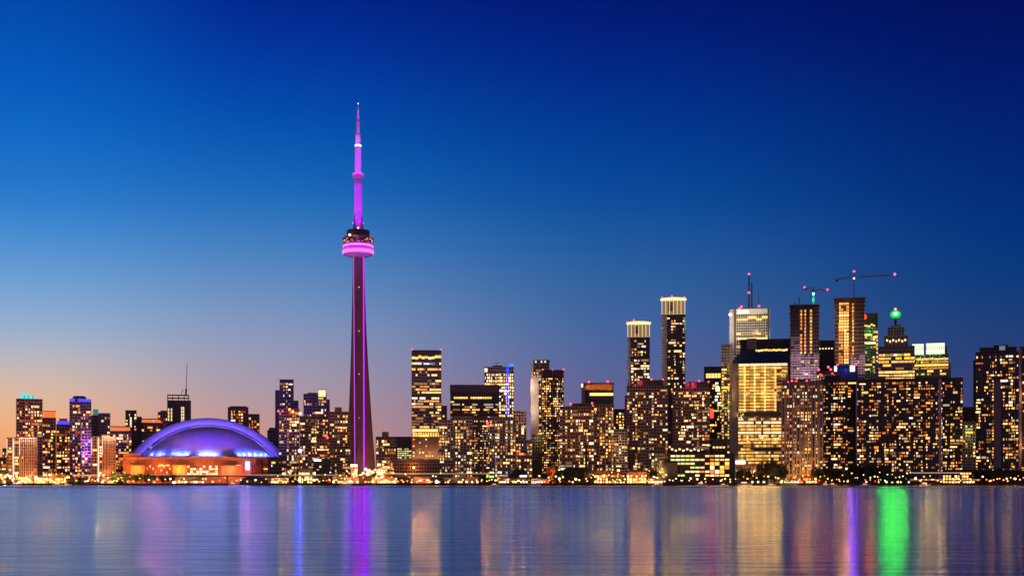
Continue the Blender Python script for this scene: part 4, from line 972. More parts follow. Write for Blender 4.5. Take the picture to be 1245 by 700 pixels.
# beacon tower
def beacon():
    Y = 2420; k = Y/F; cxp = 1089.5; X = (cxp-CX)/F*Y
    t = Tower('office_tower', 'stepped stone tower crowned by a brilliant green beacon', 1068, 1112, 421, Y, 'stone', p=.62, pal='office', win='rows', style='slab', cw=3.2, fh=4.6, vis=461, depth=40)
    for x0, x1, y0, y1, d in ((1075,1104,408,420.4,5),(1079.5,1099.5,397,407.4,9),(1083,1096,394,396.6,12)):
        t.box('upper_tier', x0, x1, y0, y1, t.wallmat, d, 40-d)
    b = MB()
    for x0, x1, y0, y1, d in ((1075,1104,408,420.4,5),(1079.5,1099.5,397,407.4,9)):
        for i in range(7): xx = t.x(x0+(x1-x0)*i/6); b.box(xx-.5, xx+.5, d-1.2, d-.03, t.z(y1), t.z(y0))
        b.box(t.x(x0)-1, t.x(x1)+1, d-1.4, d+2, t.z(y0-.6), t.z(y0)-.05)
    b.build('tier_ribs', SLAB['stone'], t.root)
    for i in range(7): t.pane('cream', 1.5, t.x(1078.5+i*3.7), t.z(413+(i % 2)*1.4), t.kx*2, t.k*2.6, 4.95)
    m = MB(); m.tube((t.x(1088.8),20,t.z(394)), (t.x(1088.8),20,t.z(375.5)), 1.9, 1.2)
    for yy in (390, 387): m.box(t.x(1086.5), t.x(1091), 17, 23, t.z(yy), t.z(yy)+.7)
    m.build('beacon_mast', MET, t.root)
    MB().ball((t.x(1088.8),20,t.z(380.4)), 6.6*k, 20, 14, .78).build('beacon_lamp', glow('green_beacon', (.0,.62,.06), 1.0), t.root, smooth=True)
    MB().ball((t.x(1088.8),20-2.4*k,t.z(380.4)), 5.1*k, 20, 12, .74).build('beacon_glow_step', glow('beacon_glow_step', (.08,1,.17), 1.3), t.root, smooth=True)  # nested ball stepping the beacon's glow from core to dim edge
    MB().ball((t.x(1088.8),20-4.9*k,t.z(380.4)), 3.1*k, 16, 10, .72).build('beacon_core', glow('beacon_core', (.62,1,.70), 2.6), t.root, smooth=True)
    MB().ball((t.x(1088.6),20,t.z(374)), 2.2, 8, 6).build('mast_lamp', glow('orange_mast_lamp', (1,.25,.1), 3), t.root)
    lamp(t.root, (t.x(1088.8), 6, t.z(378)), 9000, (.03,1,.1), 'beacon_light')
    for q in (-14, -8, -2, 4, 10, 16): streak_beam(t.root, (t.x(1088.8+q), -4, t.z(381)), .72e5*(1.3-abs(q)/20), (.03,1,.04), 'beacon_streak_spot')  # added spots that draw the green streak on the water
    t.done()
beacon()
t = Tower('office_tower', 'tower with two brilliant white roof boxes right of the green beacon', 1109, 1153, 431, 2460, 'olive', p=.6, pal='office', win='rows', style='slab', cw=3.2, fh=4.0, vis=461)
WB = glow('white_roof_box', (.90,1,.70), 1.15)
for x0, x1, y0 in ((1109,1123,417.5),(1126,1148.5,417)):
    t.box('roof_box', x0, x1, y0, 430.3, WB, 1, 18)
    b = MB()
    for i in range(int((x1-x0)/2.3)+1): xx = t.x(x0+.3+i*2.3); b.box(xx-.3, xx+.3, .2, .9, t.z(425.5), t.z(421))
    b.build('box_louvres', WM['pale'], t.root)
t.box('step', 1148.5, 1151.5, 421, 430.3, WM['dark'], 1, 18); t.box('side_wing', 1153, 1156, 442, 583, t.wallmat, 1, 20, t.z(470))
for px in (1114,1122,1131,1140): lamp(t.root, (t.x(px), -9, t.z(434)), 2600, (.3,1,.35), 'green_floodlight')
t.done()

# ------------------------------------------------------------------ eastern waterfront
t = Tower('office_block', 'navy blue block with two blue white lit panels on its top', 1017, 1043, 444, 2180, 'navy', win=None, style='none')
SG = glow('blue_white_sign', (.62,.72,1), 3.2)
MB().box(t.x(1033.5), t.x(1039.3), -.8, -.1, t.z(451.5), t.z(444.3)).build('sign', SG, t.root); MB().box(t.x(1014.2), t.x(1017.4), -.8, 3, t.z(452), t.z(445)).build('sign', SG, t.root)
t.red((1018.5,443.2),(1041,443.6), r=1.2); lamp(t.root, (t.x(1028), -14, t.z(450)), 9000, (.1,.1,1))
for px in (1034,1038,1043): streak_beam(t.root, (t.x(px), -6, t.z(449)), .42e5, (.33,.05,.95))
t.done()
t = Tower('apartment_block', 'dark roofscape block with clustered red lamps right of the pale clad unfinished tower', 993, 1019, 452, 2120, 'brown', p=.6, vis=470)
t.red((995.5,449),(997,455),(999,455.5),(1007,446),(1012,454),(1010,449), r=1.3); t.done()
t = Tower('condo_tower', 'vertically ribbed pale condo tower with red roof lamps right of the bright yellow office', 950.5, 1000, 464, 1880, 'brown', p=.40, style='ribs', cw=3.8, fh=4.3, vis=582, pal='right')
t.box('penthouse', 964, 985, 460.5, 463.2, WM['dark'], 2, 16); t.red((958.5,464),(963,463),(968,463.2),(981,462.8), r=1.2)
b = MB()
for i in range(12): xx = -t.W/2+t.W*i/11; b.box(xx-.9, xx+.9, -2.2, -.95, 0, t.H-t.rnd.choice((0,2,5,9)))
b.build('piers', WM['pale'], t.root)
lamp(t.root, (t.x(983), -26, 12), 24000, (1,.42,.05), 'forecourt_light'); lamp(t.root, (t.x(966), -30, 10), 12000, (1,.42,.1), 'forecourt_light'); t.done()
t = Tower('condo_tower', 'black condo tower with scattered warm windows right of the ribbed tower', 998, 1031, 461, 1925, 'black', p=.42, style='none', cw=3.9, fh=3.9, vis=580, pal='right')
t.box('penthouse', 1003, 1020, 456, 460.3, WM['black'], 2, 18); t.done()
t = Tower('condo_tower', 'black slab with a windowless dark strip and a bright roof edge', 1025, 1041.5, 463, 1950, 'black', p=.35, style='none', vis=580, pal='right', skip=lambda u, v: u > .35)
for i in range(6): t.pane('yellow', 1.8, t.x(1026.5+i*2.6), t.z(465.5), t.kx*2.4, t.k*1.8)
t.done()
t = Tower('condo_tower', 'long black slab block with amber windows and a pale violet roof line', 1041, 1090, 461, 1915, 'black', p=.42, style='slab', cw=3.8, fh=3.9, vis=574, pal='right')
t.box('roof_box', 1061, 1077, 457, 460.3, WM['purple'], 2, 18); t.box('corner_pier', 1040.6, 1042.2, 463, 583, SLAB['purple'], -1.3, -.58, 0); t.done()
t = Tower('condo_tower', 'long black slab block with amber windows and two red lamps below the white roof boxes', 1089.5, 1146, 460, 1905, 'black', p=.44, style='slab', cw=3.8, fh=3.9, vis=574, pal='right')
t.red((1097.5,464),(1106.5,463.5), r=1.0); t.box('corner_pier', 1141, 1144.5, 461, 583, SLAB['purple'], -1.3, -.58, 0)
t.box('roof_box', 1128, 1146, 457.5, 459.4, WM['purple'], 2, 18); t.done()
t = Tower('condo_tower', 'dark tower with stacked amber windows at the right end of the long slabs', 1145.5, 1170.5, 459.5, 1925, 'black', p=.42, style='slab', cw=3.9, fh=4.2, vis=578, pal='right'); t.done()
t = Tower('apartment_block', 'low dim black block in the gap before the tall tower at the right', 1168, 1186, 495, 1960, 'black', p=.12, style='slab', vis=570, pal='right'); t.done()
t = Tower('apartment_block', 'olive lit low block standing in the gap at the right', 1170.5, 1186, 513, 1915, 'olive', p=.3, style='grid', vis=555, pal='office'); lamp(t.root, (0, -14, t.z(530)), 2500, (1,.85,.3)); t.done()
t = Tower('condo_tower', 'big dark tower with stepped rounded top near the right edge', 1186, 1238.5, 428, 1930, 'black', p=.40, style='slab', cw=4.2, fh=4.1, vis=576, pal='right', skip=lambda u, v: .40 < u < .58 and v < .72)
t.box('crown', 1191, 1236, 421.5, 427.3, t.wallmat, 3, 24); t.box('crown', 1208, 1226, 419, 421, WM['black'], 6, 22); t.box('lit_roof_box', 1215, 1222, 420.4, 425.5, glow('blue_grey_lit', (.3,.4,.5), .5), 2, 5.5)
t.box('side_wing', 1183, 1186, 437, 583, t.wallmat, 1, 22, 0); t.box('blank_strip', 1208, 1217, 464, 583, WM['purple'], -1.2, -.6, 0)
b = MB()
for px in (1193, 1204, 1226, 1234): b.box(t.x(px)-.5, t.x(px)+.5, -1.3, -.6, 0, t.H-1)
b.build('facade_ribs', SLAB['black'], t.root); t.done()
t = Tower('condo_tower', 'dark tower with an orange lit corner pier cut by the right edge of the view', 1239.5, 1290, 421, 1945, 'black', p=.35, style='slab', vis=576, pal='right')
t.box('corner_pier', 1239.3, 1242, 422, 583, SLAB['red'], -1.3, -.58, 0); lamp(t.root, (t.x(1241), -18, t.z(540)), 9000, (1,.45,.2)); lamp(t.root, (t.x(1241), -18, t.z(480)), 7000, (1,.45,.2)); t.done()

# ------------------------------------------------------------------ waterfront strip
RR = random.Random(77)
def zat(py, Y): return CAMZ+(HY-py)*Y/F
# boat light trail built as a glowing strip on an added deck and pillars
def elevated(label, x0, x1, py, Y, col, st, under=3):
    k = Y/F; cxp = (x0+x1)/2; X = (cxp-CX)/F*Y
    root = empty('shore_light_strip', (X, Y, GZ)); tag(root, label, 'light strip')
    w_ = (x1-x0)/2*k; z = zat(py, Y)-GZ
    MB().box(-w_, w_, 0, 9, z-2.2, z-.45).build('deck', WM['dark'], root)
    MB().box(-w_, w_, -.35, -.05, z-.4, z+.45).build('strip_glow', glow('strip_light_'+str(int(x0)), col, st), root)
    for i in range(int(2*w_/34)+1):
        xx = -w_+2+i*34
        MB().taper(xx-.8, xx+.8, 3, 5, 0, z-2.25, 1.15).build('added_pillar', WM['dark'], root)
elevated('thin pale strip of a boat light trail running from the left towers to the needle tower', 88, 420, 577, 1822, (1,.80,.50), .42)
elevated('yellowish strip of a boat light trail right of the needle tower', 468, 596, 575.4, 1824, (1,.72,.34), .5)
elevated('short grey white strip of light on an added deck at the lower right', 1106, 1168, 574.4, 1822, (1,.85,.70), .55)
elevated('long orange strip of light on an added deck at the lower right', 1106, 1192, 582.8, 1812, (1,.36,.10), .8)

# pavilions and sheds on the quay
def pavilion(label, x0, x1, y0, Y, wall, wins, roofc='dark', p=.8, gable=False):
    k = Y/F; X = ((x0+x1)/2-CX)/F*Y
    root = empty('pavilion', (X, Y, GZ), -math.atan2(X, Y)); tag(root, label, 'pavilion')
    w_ = (x1-x0)/2*k; h = max(2.5, zat(y0, Y)-GZ)
    MB().box(-w_, w_, 0, 14, 0, h).build('wall', WM[wall], root)
    m = MB()
    if gable:
        m.v = [(-w_-1,-1.5,h+.05),(w_+1,-1.5,h+.05),(w_+1,15,h+.05),(-w_-1,15,h+.05),(-w_*.55,6,h+3.4),(w_*.55,6,h+3.4)]
        m.f = [(3,2,1,0),(0,1,5,4),(1,2,5),(2,3,4,5),(3,0,4)]; m.mi = [0]*5
    else: m.box(-w_-1, w_+1, -2.2, 15, h+.05, h+.7)
    m.build('roof', WM[roofc], root)
    n = max(2, int((x1-x0)/3.2)); R = random.Random(int(x0*3))
    rows = max(1, int((h-1)/4))
    for j in range(rows):
        for i in range(n):
            if R.random() < p:
                c = R.choice(wins); link('window', wmesh(*c), root, (-w_+(i+.5)*2*w_/n, -.05, 2.2+j*3.8), (2*w_/n*.66, .15, 2.3))
WG = [('amber',2.2),('yellow',2.6),('cream',3),('orange',1.6)]
WC = [('cream',2.2),('white',2.2),('yellow',2),('green',1.6)]
for a in (
  ('low lit boat house at the far left edge of the quay', 0, 7, 580, 1812, 'dark', WC),
  ('low orange lit quay hall below the teal crowned tower', 23, 40, 580.5, 1812, 'red', WG),
  ('long amber lit quay hall left of the pale light trail', 42, 58, 579, 1812, 'red', WG),
  ('brightly lit amber terrace building at the start of the pale light trail', 60, 80, 576, 1830, 'red', WG),
  ('low orange lit kiosk left of the green trees by the stadium', 123, 138, 581, 1814, 'red', WG),
  ('brown quay building with lit bays below the orange stadium wall', 213, 248, 580, 1814, 'brown', WG),
  ('low lit marquee with pale roof right of the dark quay hall', 326, 349, 581.5, 1812, 'stone', WC, 'pale'),
  ('warm lit restaurant row left of the needle tower foot', 363, 380, 570, 1846, 'stone', WC),
  ('low amber lit terrace before the foot of the needle tower', 404, 436, 580, 1814, 'red', WG),
  ('low orange lit row right of the needle tower foot', 452, 482, 580.5, 1814, 'red', WG),
  ('red lit low hall under the yellowish light trail', 503, 524, 580, 1814, 'red', [('red',1.6),('orange',1.4),('amber',1.5)]),
  ('dark low hall with small white lights at the middle of the quay', 540, 566, 581, 1814, 'dark', WC, 'dark', .35),
  ('pink and white lit kiosk left of the green lit sign', 566, 582, 580, 1814, 'brown', [('cream',2.5),('red',1.4),('white',2)]),
  ('white lit pier hall below the gridded condos', 606, 642, 582, 1812, 'dark', WC),
  ('low hall with red lit fronts left of the flame coloured tree', 646, 668, 582, 1812, 'brown', [('red',2.2),('cream',2.4),('white',2)]),
  ('orange lit low terrace between the black slotted block and the broad blocks', 722, 760, 573, 1842, 'red', WG, 'red', .75),
  ('orange gabled waterfront hall with glowing arches left of the low glazed office', 762, 786, 573.5, 1826, 'red', WG, 'red', .9),
  ('small bright white kiosk beside the gabled waterfront hall', 788, 806, 581.5, 1812, 'stone', WC),
  ('dark shed at the foot of the bright yellow office', 893, 930, 583, 1812, 'navy', WC, 'navy', .2),
  ('orange lit forecourt hall below the ribbed condo tower', 944, 952, 581, 1814, 'red', WG),
  ('bright ticket hall with pale lit roof at the foot of the ribbed tower', 953, 972, 581.5, 1812, 'stone', WC, 'pale'),
  ('low orange lit quay hall right of the bright ticket hall', 973, 993, 579, 1816, 'red', WG),
  ('dark quay building with sparse white lights below the long slab', 1060, 1106, 576, 1840, 'black', WC, 'black', .4),
  ('dark terminal building with a bright amber lit storey right of the long slabs', 1147, 1184, 571, 1842, 'black', WG, 'black', .85),
): pavilion(*a, gable=('gabled' in a[0] or 'boat house' in a[0]))
# dark marquee with white sign, green lit sign board, dark gabled hall
def hall(label, x0, x1, y0, y1, Y, mat, sign=None):
    k = Y/F; X = ((x0+x1)/2-CX)/F*Y; root = empty('quay_hall', (X, Y, GZ), -math.atan2(X, Y)); tag(root, label, 'hall')
    w_ = (x1-x0)/2*k; h1 = zat(y1, Y)-GZ; h0 = zat(y0, Y)-GZ
    MB().box(-w_, w_, 0, 16, 0, h1).build('wall', mat, root)
    m = MB(); m.v = [(-w_-.5,-1,h1+.02),(w_+.5,-1,h1+.02),(w_+.5,17,h1+.02),(-w_-.5,17,h1+.02),(-w_*.45,7,h0),(w_*.45,7,h0)]
    m.f = [(3,2,1,0),(0,1,5,4),(1,2,5),(2,3,4,5),(3,0,4)]; m.mi = [0]*5; m.build('roof', mat, root)
    if sign:
        sx0, sx1, sy0, sy1, sm = sign
        c = (x0+x1)/2; MB().box((sx0-c)*k, (sx1-c)*k, -1.5, -1.05, zat(sy1, Y)-GZ, zat(sy0, Y)-GZ).build('sign', sm, root)
hall('dark quay hall with a low pitched roof left of the pale marquee', 292, 326, 579, 583, 1812, WM['navy'])
hall('dark marquee with a white lit sign panel below the gridded condos', 619, 643, 570, 577.5, 1842, WM['black'], (632,640.5,577.3,579.3,glow('marquee_sign',(1,.95,.8),3)))
hall('low kiosk with a bright green lit sign board at the middle of the quay', 586, 604, 575, 580.5, 1836, WM['dark'], (591.5,600.5,578,580.2,glow('green_sign',(.35,1,.12),2.2)))
hall('black shuttered hall behind the dark trees at the foot of the slotted block', 676, 722, 568, 576, 1850, WM['black'])

# street lamps: pole, arm and glowing head; some throw real light
HEAD = {}
POLE = MB().tube((0,0,0), (0,0,1), .16, .1, n=6).mesh('lamp_pole', MET)
def head(c, s):
    if (c, s) not in HEAD: HEAD[(c, s)] = MB().ball((0,0,0), 1, 8, 6, .8).mesh('lamp_head', glow('lamp_glow_'+c, WARM[c], s), True)
    return HEAD[(c, s)]
def street_lamp(px, py, Y, c, s, r, label, group, power=0):
    X, _, zz = P(px, py, Y); h = max(1.6, zz-GZ)
    o = empty('street_lamp', (X, Y, GZ)); tag(o, label, 'street lamp', group)
    link('pole', POLE, o, (0,0,0), (1,1,h)); link('lamp_head', head(c, s), o, (0,-.3,h), (r,)*3)
    if power: lamp(o, (0,-1.6,h+.4), power, WARM[c])
    return o
zones = [  # x0, x1, count, colours, label, y range, share that lights its surroundings
 (0, 88, 26, [('amber',5),('orange',4),('amber',7),('cream',6)], 'orange and amber lamp on the crowded quay below the far left towers', (574,586), 8000),
 (88, 160, 15, [('amber',5),('cream',5),('orange',4)], 'lamp on the quay between the left towers and the stadium', (573,586), 5000),
 (160, 335, 24, [('cream',5),('amber',5),('orange',4),('yellow',5)], 'lamp on the quay in front of the orange stadium wall', (579,586), 1300),
 (335, 424, 18, [('cream',5),('amber',6),('yellow',5)], 'lamp on the quay between the stadium and the needle tower', (572,586), 2400),
 (424, 500, 18, [('cream',6),('amber',6),('orange',5),('white',6)], 'lamp around the foot of the needle tower', (576,586), 2600),
 (500, 610, 20, [('cream',5),('amber',5),('orange',4),('white',5)], 'lamp on the quay below the tall red lamp tower and black office block', (577,586), 1600),
 (610, 720, 18, [('cream',5),('yellow',5),('orange',4),('white',5)], 'lamp on the quay below the gridded condos and the slotted block', (578,586), 1200),
 (720, 812, 22, [('amber',6),('orange',5),('cream',6),('yellow',5)], 'warm lamp on the quay below the twin lantern towers', (572,586), 2600),
 (812, 900, 12, [('cream',5),('yellow',5),('white',4)], 'lamp on the quay in front of the low glazed office', (580,586), 900),
 (900, 1000, 16, [('orange',5),('cream',5),('amber',6),('yellow',5)], 'lamp on the quay below the yellow office and ribbed tower', (577,586), 1500),
 (1000, 1110, 24, [('cream',4),('white',4),('amber',4)], 'small lamp among the dark trees below the long black slabs', (572,586), 0),
 (1110, 1245, 22, [('cream',4),('orange',4),('white',4),('amber',5)], 'small lamp on the dark quay at the right end of the view', (578,586), 0),
]
for x0, x1, n, cs, lab, (ya, yb), pw in zones:
    if pw >= 2400: n = int(n*1.5)
    for i in range(n):
        c = RR.choice(cs); c = (c[0], c[1]*.8); px = x0+(x1-x0)*(i+RR.uniform(.1,.9))/n; py = RR.uniform(ya, yb)
        street_lamp(px, py, RR.uniform(1803, 1808) if py > 580 else RR.uniform(1808, 1811), c[0], c[1], RR.uniform(.6,1.4), lab, lab+'s', 3.0*pw*RR.uniform(.5,1.4) if (pw and i % 2 == 0) else 0)
for px, py, c, r, lab in (
 (211.5,586.3,'cream',1.9,'brightest lamp by the water in front of the orange stadium block'),(531,585.3,'white',2.1,'large white lamp by the water right of the red lit hall'),
 (364,583.4,'cream',1.8,'large cream lamp left of the restaurant row on the quay'),(382,583.2,'cream',1.8,'large cream lamp right of the restaurant row on the quay'),
 (752,571.5,'amber',1.9,'large amber lamp above the orange lit terrace'),(1113,581.3,'white',1.5,'white lamp at the left end of the orange strip of light'),
 (1234,581.6,'white',1.5,'white star bright lamp in the dark trees at the far right'),(700,582,'green',1.6,'greenish lamp among the dark trees below the slotted block'),
 (1029,569.5,'cream',1.4,'pinkish white lamp above the dark trees right of the ribbed tower'),(680,581.5,'green',1.5,'yellow green lamp right of the flame coloured tree')):
    street_lamp(px, py, 1806, c, 8, r, lab, None, 1800)

streak = [(6,'orange',.7),(15,'cream',.5),(26,'orange',.6),(43,'orange',.7),(54,'amber',.7),(63,'orange',.6),(79,'amber',.4),(93,'amber',.5),(119,'cream',.9),(126,'amber',.4),(139,'orange',.5),(149,'amber',.5),
 (218,'orange',.4),(240,'amber',.3),(342,'amber',.5),(350,'orange',.5),(372,'amber',.5),(382,'cream',.8),(397,'red',.5),(401,'red',.4),(452,'cream',.4),(469,'cream',.6),
 (501,'orange',.9),(507,'orange',1.0),(513,'amber',1.0),(519,'orange',1.0),(525,'orange',1.0),(531,'amber',1.1),(586,'orange',.9),(592,'amber',.9),(598,'amber',1.0),(604,'orange',1.0),(617,'cream',.7),(623,'orange',.7),
 (636,'amber',1.0),(656,'red',.4),(662,'orange',1.0),(668,'orange',.6),(680,'amber',.4),(700,'yellow',.4),(714,'amber',.4),(724,'yellow',.6),(731,'amber',.7),(738,'yellow',.7),(745,'yellow',.7),(753,'cream',.6),
 (768,'orange',1.0),(774,'orange',.9),(780,'amber',1.0),(787,'orange',1.0),(793,'amber',1.1),(808,'amber',.5),(818,'yellow',.6),(828,'amber',.6),(838,'yellow',.5),(848,'amber',.5),(858,'orange',.5),(878,'amber',.4),(888,'amber',.5),
 (963,'red',.5),(972,'orange',.9),(980,'orange',1.0),(988,'amber',.6),(996,'red',.6),(1004,'orange',.6),(1012,'red',.5),(1020,'orange',.7),(1026,'amber',1.0),(1031,'orange',1.0),(1052,'red',.7),(1058,'orange',.9),(1064,'red',.6),
 (1119,'yellow',.7),(1126,'amber',.7),(1133,'yellow',.7),(1140,'amber',.7),(1147,'yellow',.6),(1160,'orange',.4),(1175,'red',.8),(1184,'amber',.3),(1203,'orange',.7),(1208,'orange',.7),(1220,'orange',.9),(1225,'amber',.9),(1240,'orange',.4)]
for px, c, pw in streak:  # posts and spots added to draw the warm streaks on the water
    lab = 'added %s lamp at the water edge casting a long streak across the lake' % c
    o = street_lamp(px, RR.uniform(582.5, 585.5), RR.uniform(1800.5, 1803), c, 6, RR.uniform(.6, .95), lab, lab.replace(' lamp ', ' lamps '))
    streak_beam(o, (0, -1.5, 3), 3.6e5*pw*(.45 if c == 'red' else .4 if c == 'cream' else 1)*(1.3 if px < 420 else .55 if px < 610 else 1), tuple(v*q for v, q in zip(WARM[c], (1, .74, .7))))

# trees: tapered trunk with limbs, crown of many leaf clumps
def leaf_mat(name, a, b):
    m, t, bs = new_mat(name); tc = t.nodes.new('ShaderNodeTexCoord'); nz = t.nodes.new('ShaderNodeTexNoise'); nz.inputs['Scale'].default_value = 9
    t.links.new(tc.outputs['Object'], nz.inputs['Vector']); mx = t.nodes.new('ShaderNodeMix'); mx.data_type = 'RGBA'
    mx.inputs[6].default_value = (*a,1); mx.inputs[7].default_value = (*b,1); t.links.new(nz.outputs['Fac'], mx.inputs[0]); t.links.new(mx.outputs[2], bs.inputs['Base Color'])
    bs.inputs['Roughness'].default_value = .7; return m
LEAF = [leaf_mat('leaves_dark',(.025,.04,.018),(.06,.085,.03)), leaf_mat('leaves_green',(.05,.10,.02),(.12,.18,.04)), leaf_mat('leaves_orange',(.30,.12,.03),(.45,.20,.05))]
BARK = plain('bark', (.06,.045,.035), .9)
def crown_mesh(seed, mat):
    R = random.Random(seed); m = MB(); cl = []
    for i in range(9):
        a = R.uniform(0, 6.28); r = R.uniform(.1,.75); cl.append(Vector((r*math.cos(a), r*math.sin(a), R.uniform(.42,.92))))
    for c in cl:
        rad = R.uniform(.22,.42)
        for i in range(60):
            d = Vector((R.gauss(0,1), R.gauss(0,1), R.gauss(0,.8))).normalized()*rad*R.uniform(.45,1)
            p = c+d; u = Vector((R.gauss(0,1),R.gauss(0,1),R.gauss(0,1))).normalized(); v = u.orthogonal().normalized(); s = R.uniform(.04,.085)
            m.face([p-u*s-v*s*.6, p+u*s-v*s*.6, p+u*s+v*s*.6, p-u*s+v*s*.6])
    return m.mesh('crown', mat)
def trunk_mesh(seed):
    R = random.Random(seed); m = MB().tube((0,0,0), (0,0,.5), .045, .03, n=6)
    for i in range(5):
        a = R.uniform(0,6.28); m.tube((0,0,.3+.04*i), (.45*math.cos(a), .45*math.sin(a), .62+.05*i), .02, .006, n=5)
    return m.mesh('trunk', BARK)
CROWNS = {k: [crown_mesh(10*k+i, LEAF[k]) for i in range(4)] for k in range(3)}; TRUNKS = [trunk_mesh(i) for i in range(3)]
def tree(px, y0, Y, kind, label, group, wf=.55):
    X = (px-CX)/F*Y; h = zat(y0, Y)-GZ
    o = empty('tree', (X, Y, GZ), RR.uniform(0,6.28)); tag(o, label, 'tree', group)
    link('trunk', RR.choice(TRUNKS), o, (0,0,0), (h,h,h)); link('crown', RR.choice(CROWNS[kind]), o, (0,0,0), (h*wf,h*wf,h))
    return o
def grove(x0, x1, n, y0, y1, Ya, Yb, kind, label, wf=.6):
    for i in range(n): tree(x0+(x1-x0)*(i+RR.uniform(.2,.8))/n, RR.uniform(y0, y1), RR.uniform(Ya, Yb), kind, label, label.replace(' tree ', ' trees ')+' (group)', wf)
grove(140, 175, 6, 575, 579, 1812, 1818, 1, 'yellow green lit tree on the quay in front of the stadium left corner')
grove(176, 186, 2, 576, 577, 1811, 1815, 0, 'dark rounded tree right of the yellow green trees before the stadium')
grove(196, 213, 3, 576, 579, 1812, 1818, 0, 'dark tree under the pale light trail before the stadium')
grove(384, 402, 4, 577, 580, 1812, 1818, 0, 'dark tree below the low black glass building with white sign')
grove(668, 678, 2, 567, 568, 1835, 1840, 2, 'flame coloured tree lit orange from below beside the slotted block', .5)
grove(680, 722, 9, 572, 577, 1812, 1825, 0, 'dark tree before the black shuttered hall')
grove(745, 760, 3, 577, 580, 1811, 1815, 0, 'dark tree below the orange lit terrace')
grove(786, 794, 2, 569, 571, 1826, 1832, 0, 'tall dark tree right of the orange gabled hall', .4)
grove(899, 914, 4, 569, 574, 1822, 1830, 0, 'dark tree at the entrance of the bright yellow office')
grove(918, 930, 3, 572, 576, 1820, 1826, 0, 'small dark tree below the canopy of the yellow office')
grove(930, 948, 4, 564, 567, 1830, 1842, 0, 'large black tree between the yellow office and the ribbed tower', .62)
grove(994, 1030, 9, 569, 575, 1812, 1826, 0, 'black tree at the foot of the black tower right of the ribbed tower')
grove(1030, 1075, 10, 564, 572, 1826, 1842, 0, 'large black tree in the mass below the long slab')
grove(1075, 1110, 6, 575, 579, 1811, 1820, 0, 'small black tree left of the orange strip of light')
grove(1186, 1245, 16, 568, 575, 1815, 1840, 0, 'black tree in the dark mass at the lower right edge')

# floodlight throwing orange on the flame coloured tree
o = empty('flood_lamp', P(672, 587, 1828)[:2]+(GZ,)); tag(o, 'orange floodlight on the ground under the flame coloured tree', 'floodlight')
MB().box(-.6,.6,-.4,.4,0,.5).taper(-.4,.4,-.4,.4,.5,1.3,1.5).build('housing', MET, o); MB().box(-.45,.45,-.35,.35,1.35,1.5).build('lens', glow('flood_lens', (1,.3,.05), 8), o)
lamp(o, (0,-3,5), 9000, (1,.30,.04)); lamp(o, (0,-5,13), 9000, (1,.30,.04))

# moored boats
def boat(px, Y, L_, label, kind='motor', hullm=None, group=None, rz=0):
    X = (px-CX)/F*Y; o = empty('boat' if kind == 'motor' else 'sailing_boat', (X, Y, 0), rz); tag(o, label, 'boat', group)
    m = MB(); hw = L_*.13; n = 8; top = []; bot = []
    for s in (1, -1):
        for i in range(n+1):
            u = i/n if s == 1 else 1-i/n
            wd = hw*(1-(max(0, u-.45)/.55)**2.2); top.append((-L_/2+L_*u, s*wd, L_*.10+L_*.05*u*u)); bot.append((-L_/2+L_*(.04+.9*u), s*wd*.7, -.25))
    nt_ = len(top)
    for i in range(nt_):
        j = (i+1) % nt_; m.face([bot[i], bot[j], top[j], top[i]])
    m.face(top); m.build('hull', hullm or WM['white'], o)
    c = MB().taper(-L_*.28, L_*.12, -hw*.7, hw*.7, L_*.11, L_*(.26 if kind == 'motor' else .17), .82); cab = c.build('cabin', WM['white'], o)
    for i in range(3): link('window', wmesh('cream', 1.8), cab, (-L_*.2+i*L_*.12, -hw*.72, L_*(.19 if kind == 'motor' else .145)), (L_*.08, .1, L_*.045))
    if kind != 'motor':
        m = MB().tube((L_*.05,0,L_*.1), (L_*.05,0,L_*1.25), .12, .07, n=6); m.tube((L_*.05,0,L_*.3), (-L_*.4,0,L_*.3), .09, n=6); m.build('mast', SLAB['pale'], o)
    return o
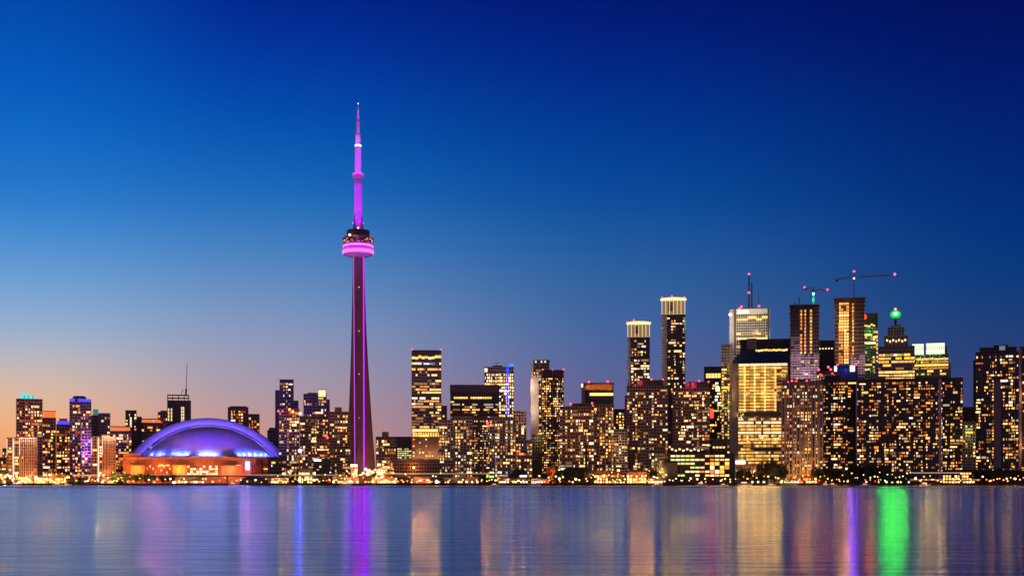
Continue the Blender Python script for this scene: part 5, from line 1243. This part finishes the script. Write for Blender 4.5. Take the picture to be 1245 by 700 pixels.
for px, Ln, kd, lab in ((20,16,'motor','white motor boat moored at the far left quay'),(70,14,'motor','white motor boat moored left of the pale light trail'),(82,12,'sail','sailing boat moored below the left end of the pale light trail'),
  (284,15,'motor','white motor boat moored left of the dark quay hall'),(420,16,'motor','white motor boat moored left of the needle tower foot'),(602,13,'sail','sailing boat moored right of the green lit sign'),
  (650,18,'motor','white motor boat moored before the red lit hall'),(800,14,'motor','white motor boat moored before the small white kiosk'),(853,16,'motor','white motor boat moored before the low glazed office'),
  (880,12,'sail','sailing boat moored at the right end of the low glazed office'),(906,20,'motor','large white motor boat moored before the bright yellow office'),(938,13,'sail','sailing boat moored below the large black trees'),
  (960,22,'motor','white excursion boat moored before the ribbed tower'),(1004,12,'motor','first white motor boat in the row right of the ribbed tower'),(1013,12,'motor','second white motor boat in the row right of the ribbed tower'),
  (1052,13,'sail','sailing boat moored below the long black slab'),(1125,16,'motor','white motor boat moored before the orange strip of light')):
    boat(px, 1792-RR.uniform(0,5), Ln, lab, kd)

# navigation marks out on the lake
Yb = 900
o = empty('navigation_post', ((406.4-CX)/F*Yb, Yb, 0)); tag(o, 'dark navigation post standing in the water left of the needle tower', 'post')
k = Yb/F
m = MB(); m.lathe([(1.15*k,-.5),(1.15*k,.6),(.75*k,.8)], 12); m.build('float', WM['black'], o)
m = MB(); m.tube((0,0,.8), (0,0,zat(588.6,Yb)), .75*k, .6*k); m.box(-.9*k,.9*k,-.5,.5,zat(588.6,Yb),zat(588.6,Yb)+.5); m.build('post', WM['black'], o)
Yb = 930; k = Yb/F
o = empty('buoy', ((635.4-CX)/F*Yb, Yb, 0)); tag(o, 'small dark red buoy floating in the water below the gridded condos', 'buoy')
MB().lathe([(1.2*k,-.3),(1.5*k,.3),(1.3*k,.8),(.5*k,1.1)], 12).build('float', plain('buoy_red', (.10,.02,.02), .5), o)
MB().lathe([(.45*k,1.1),(.3*k,2.3),(.4*k,2.5),(.1*k,2.7)], 8).build('top_mark', WM['black'], o)
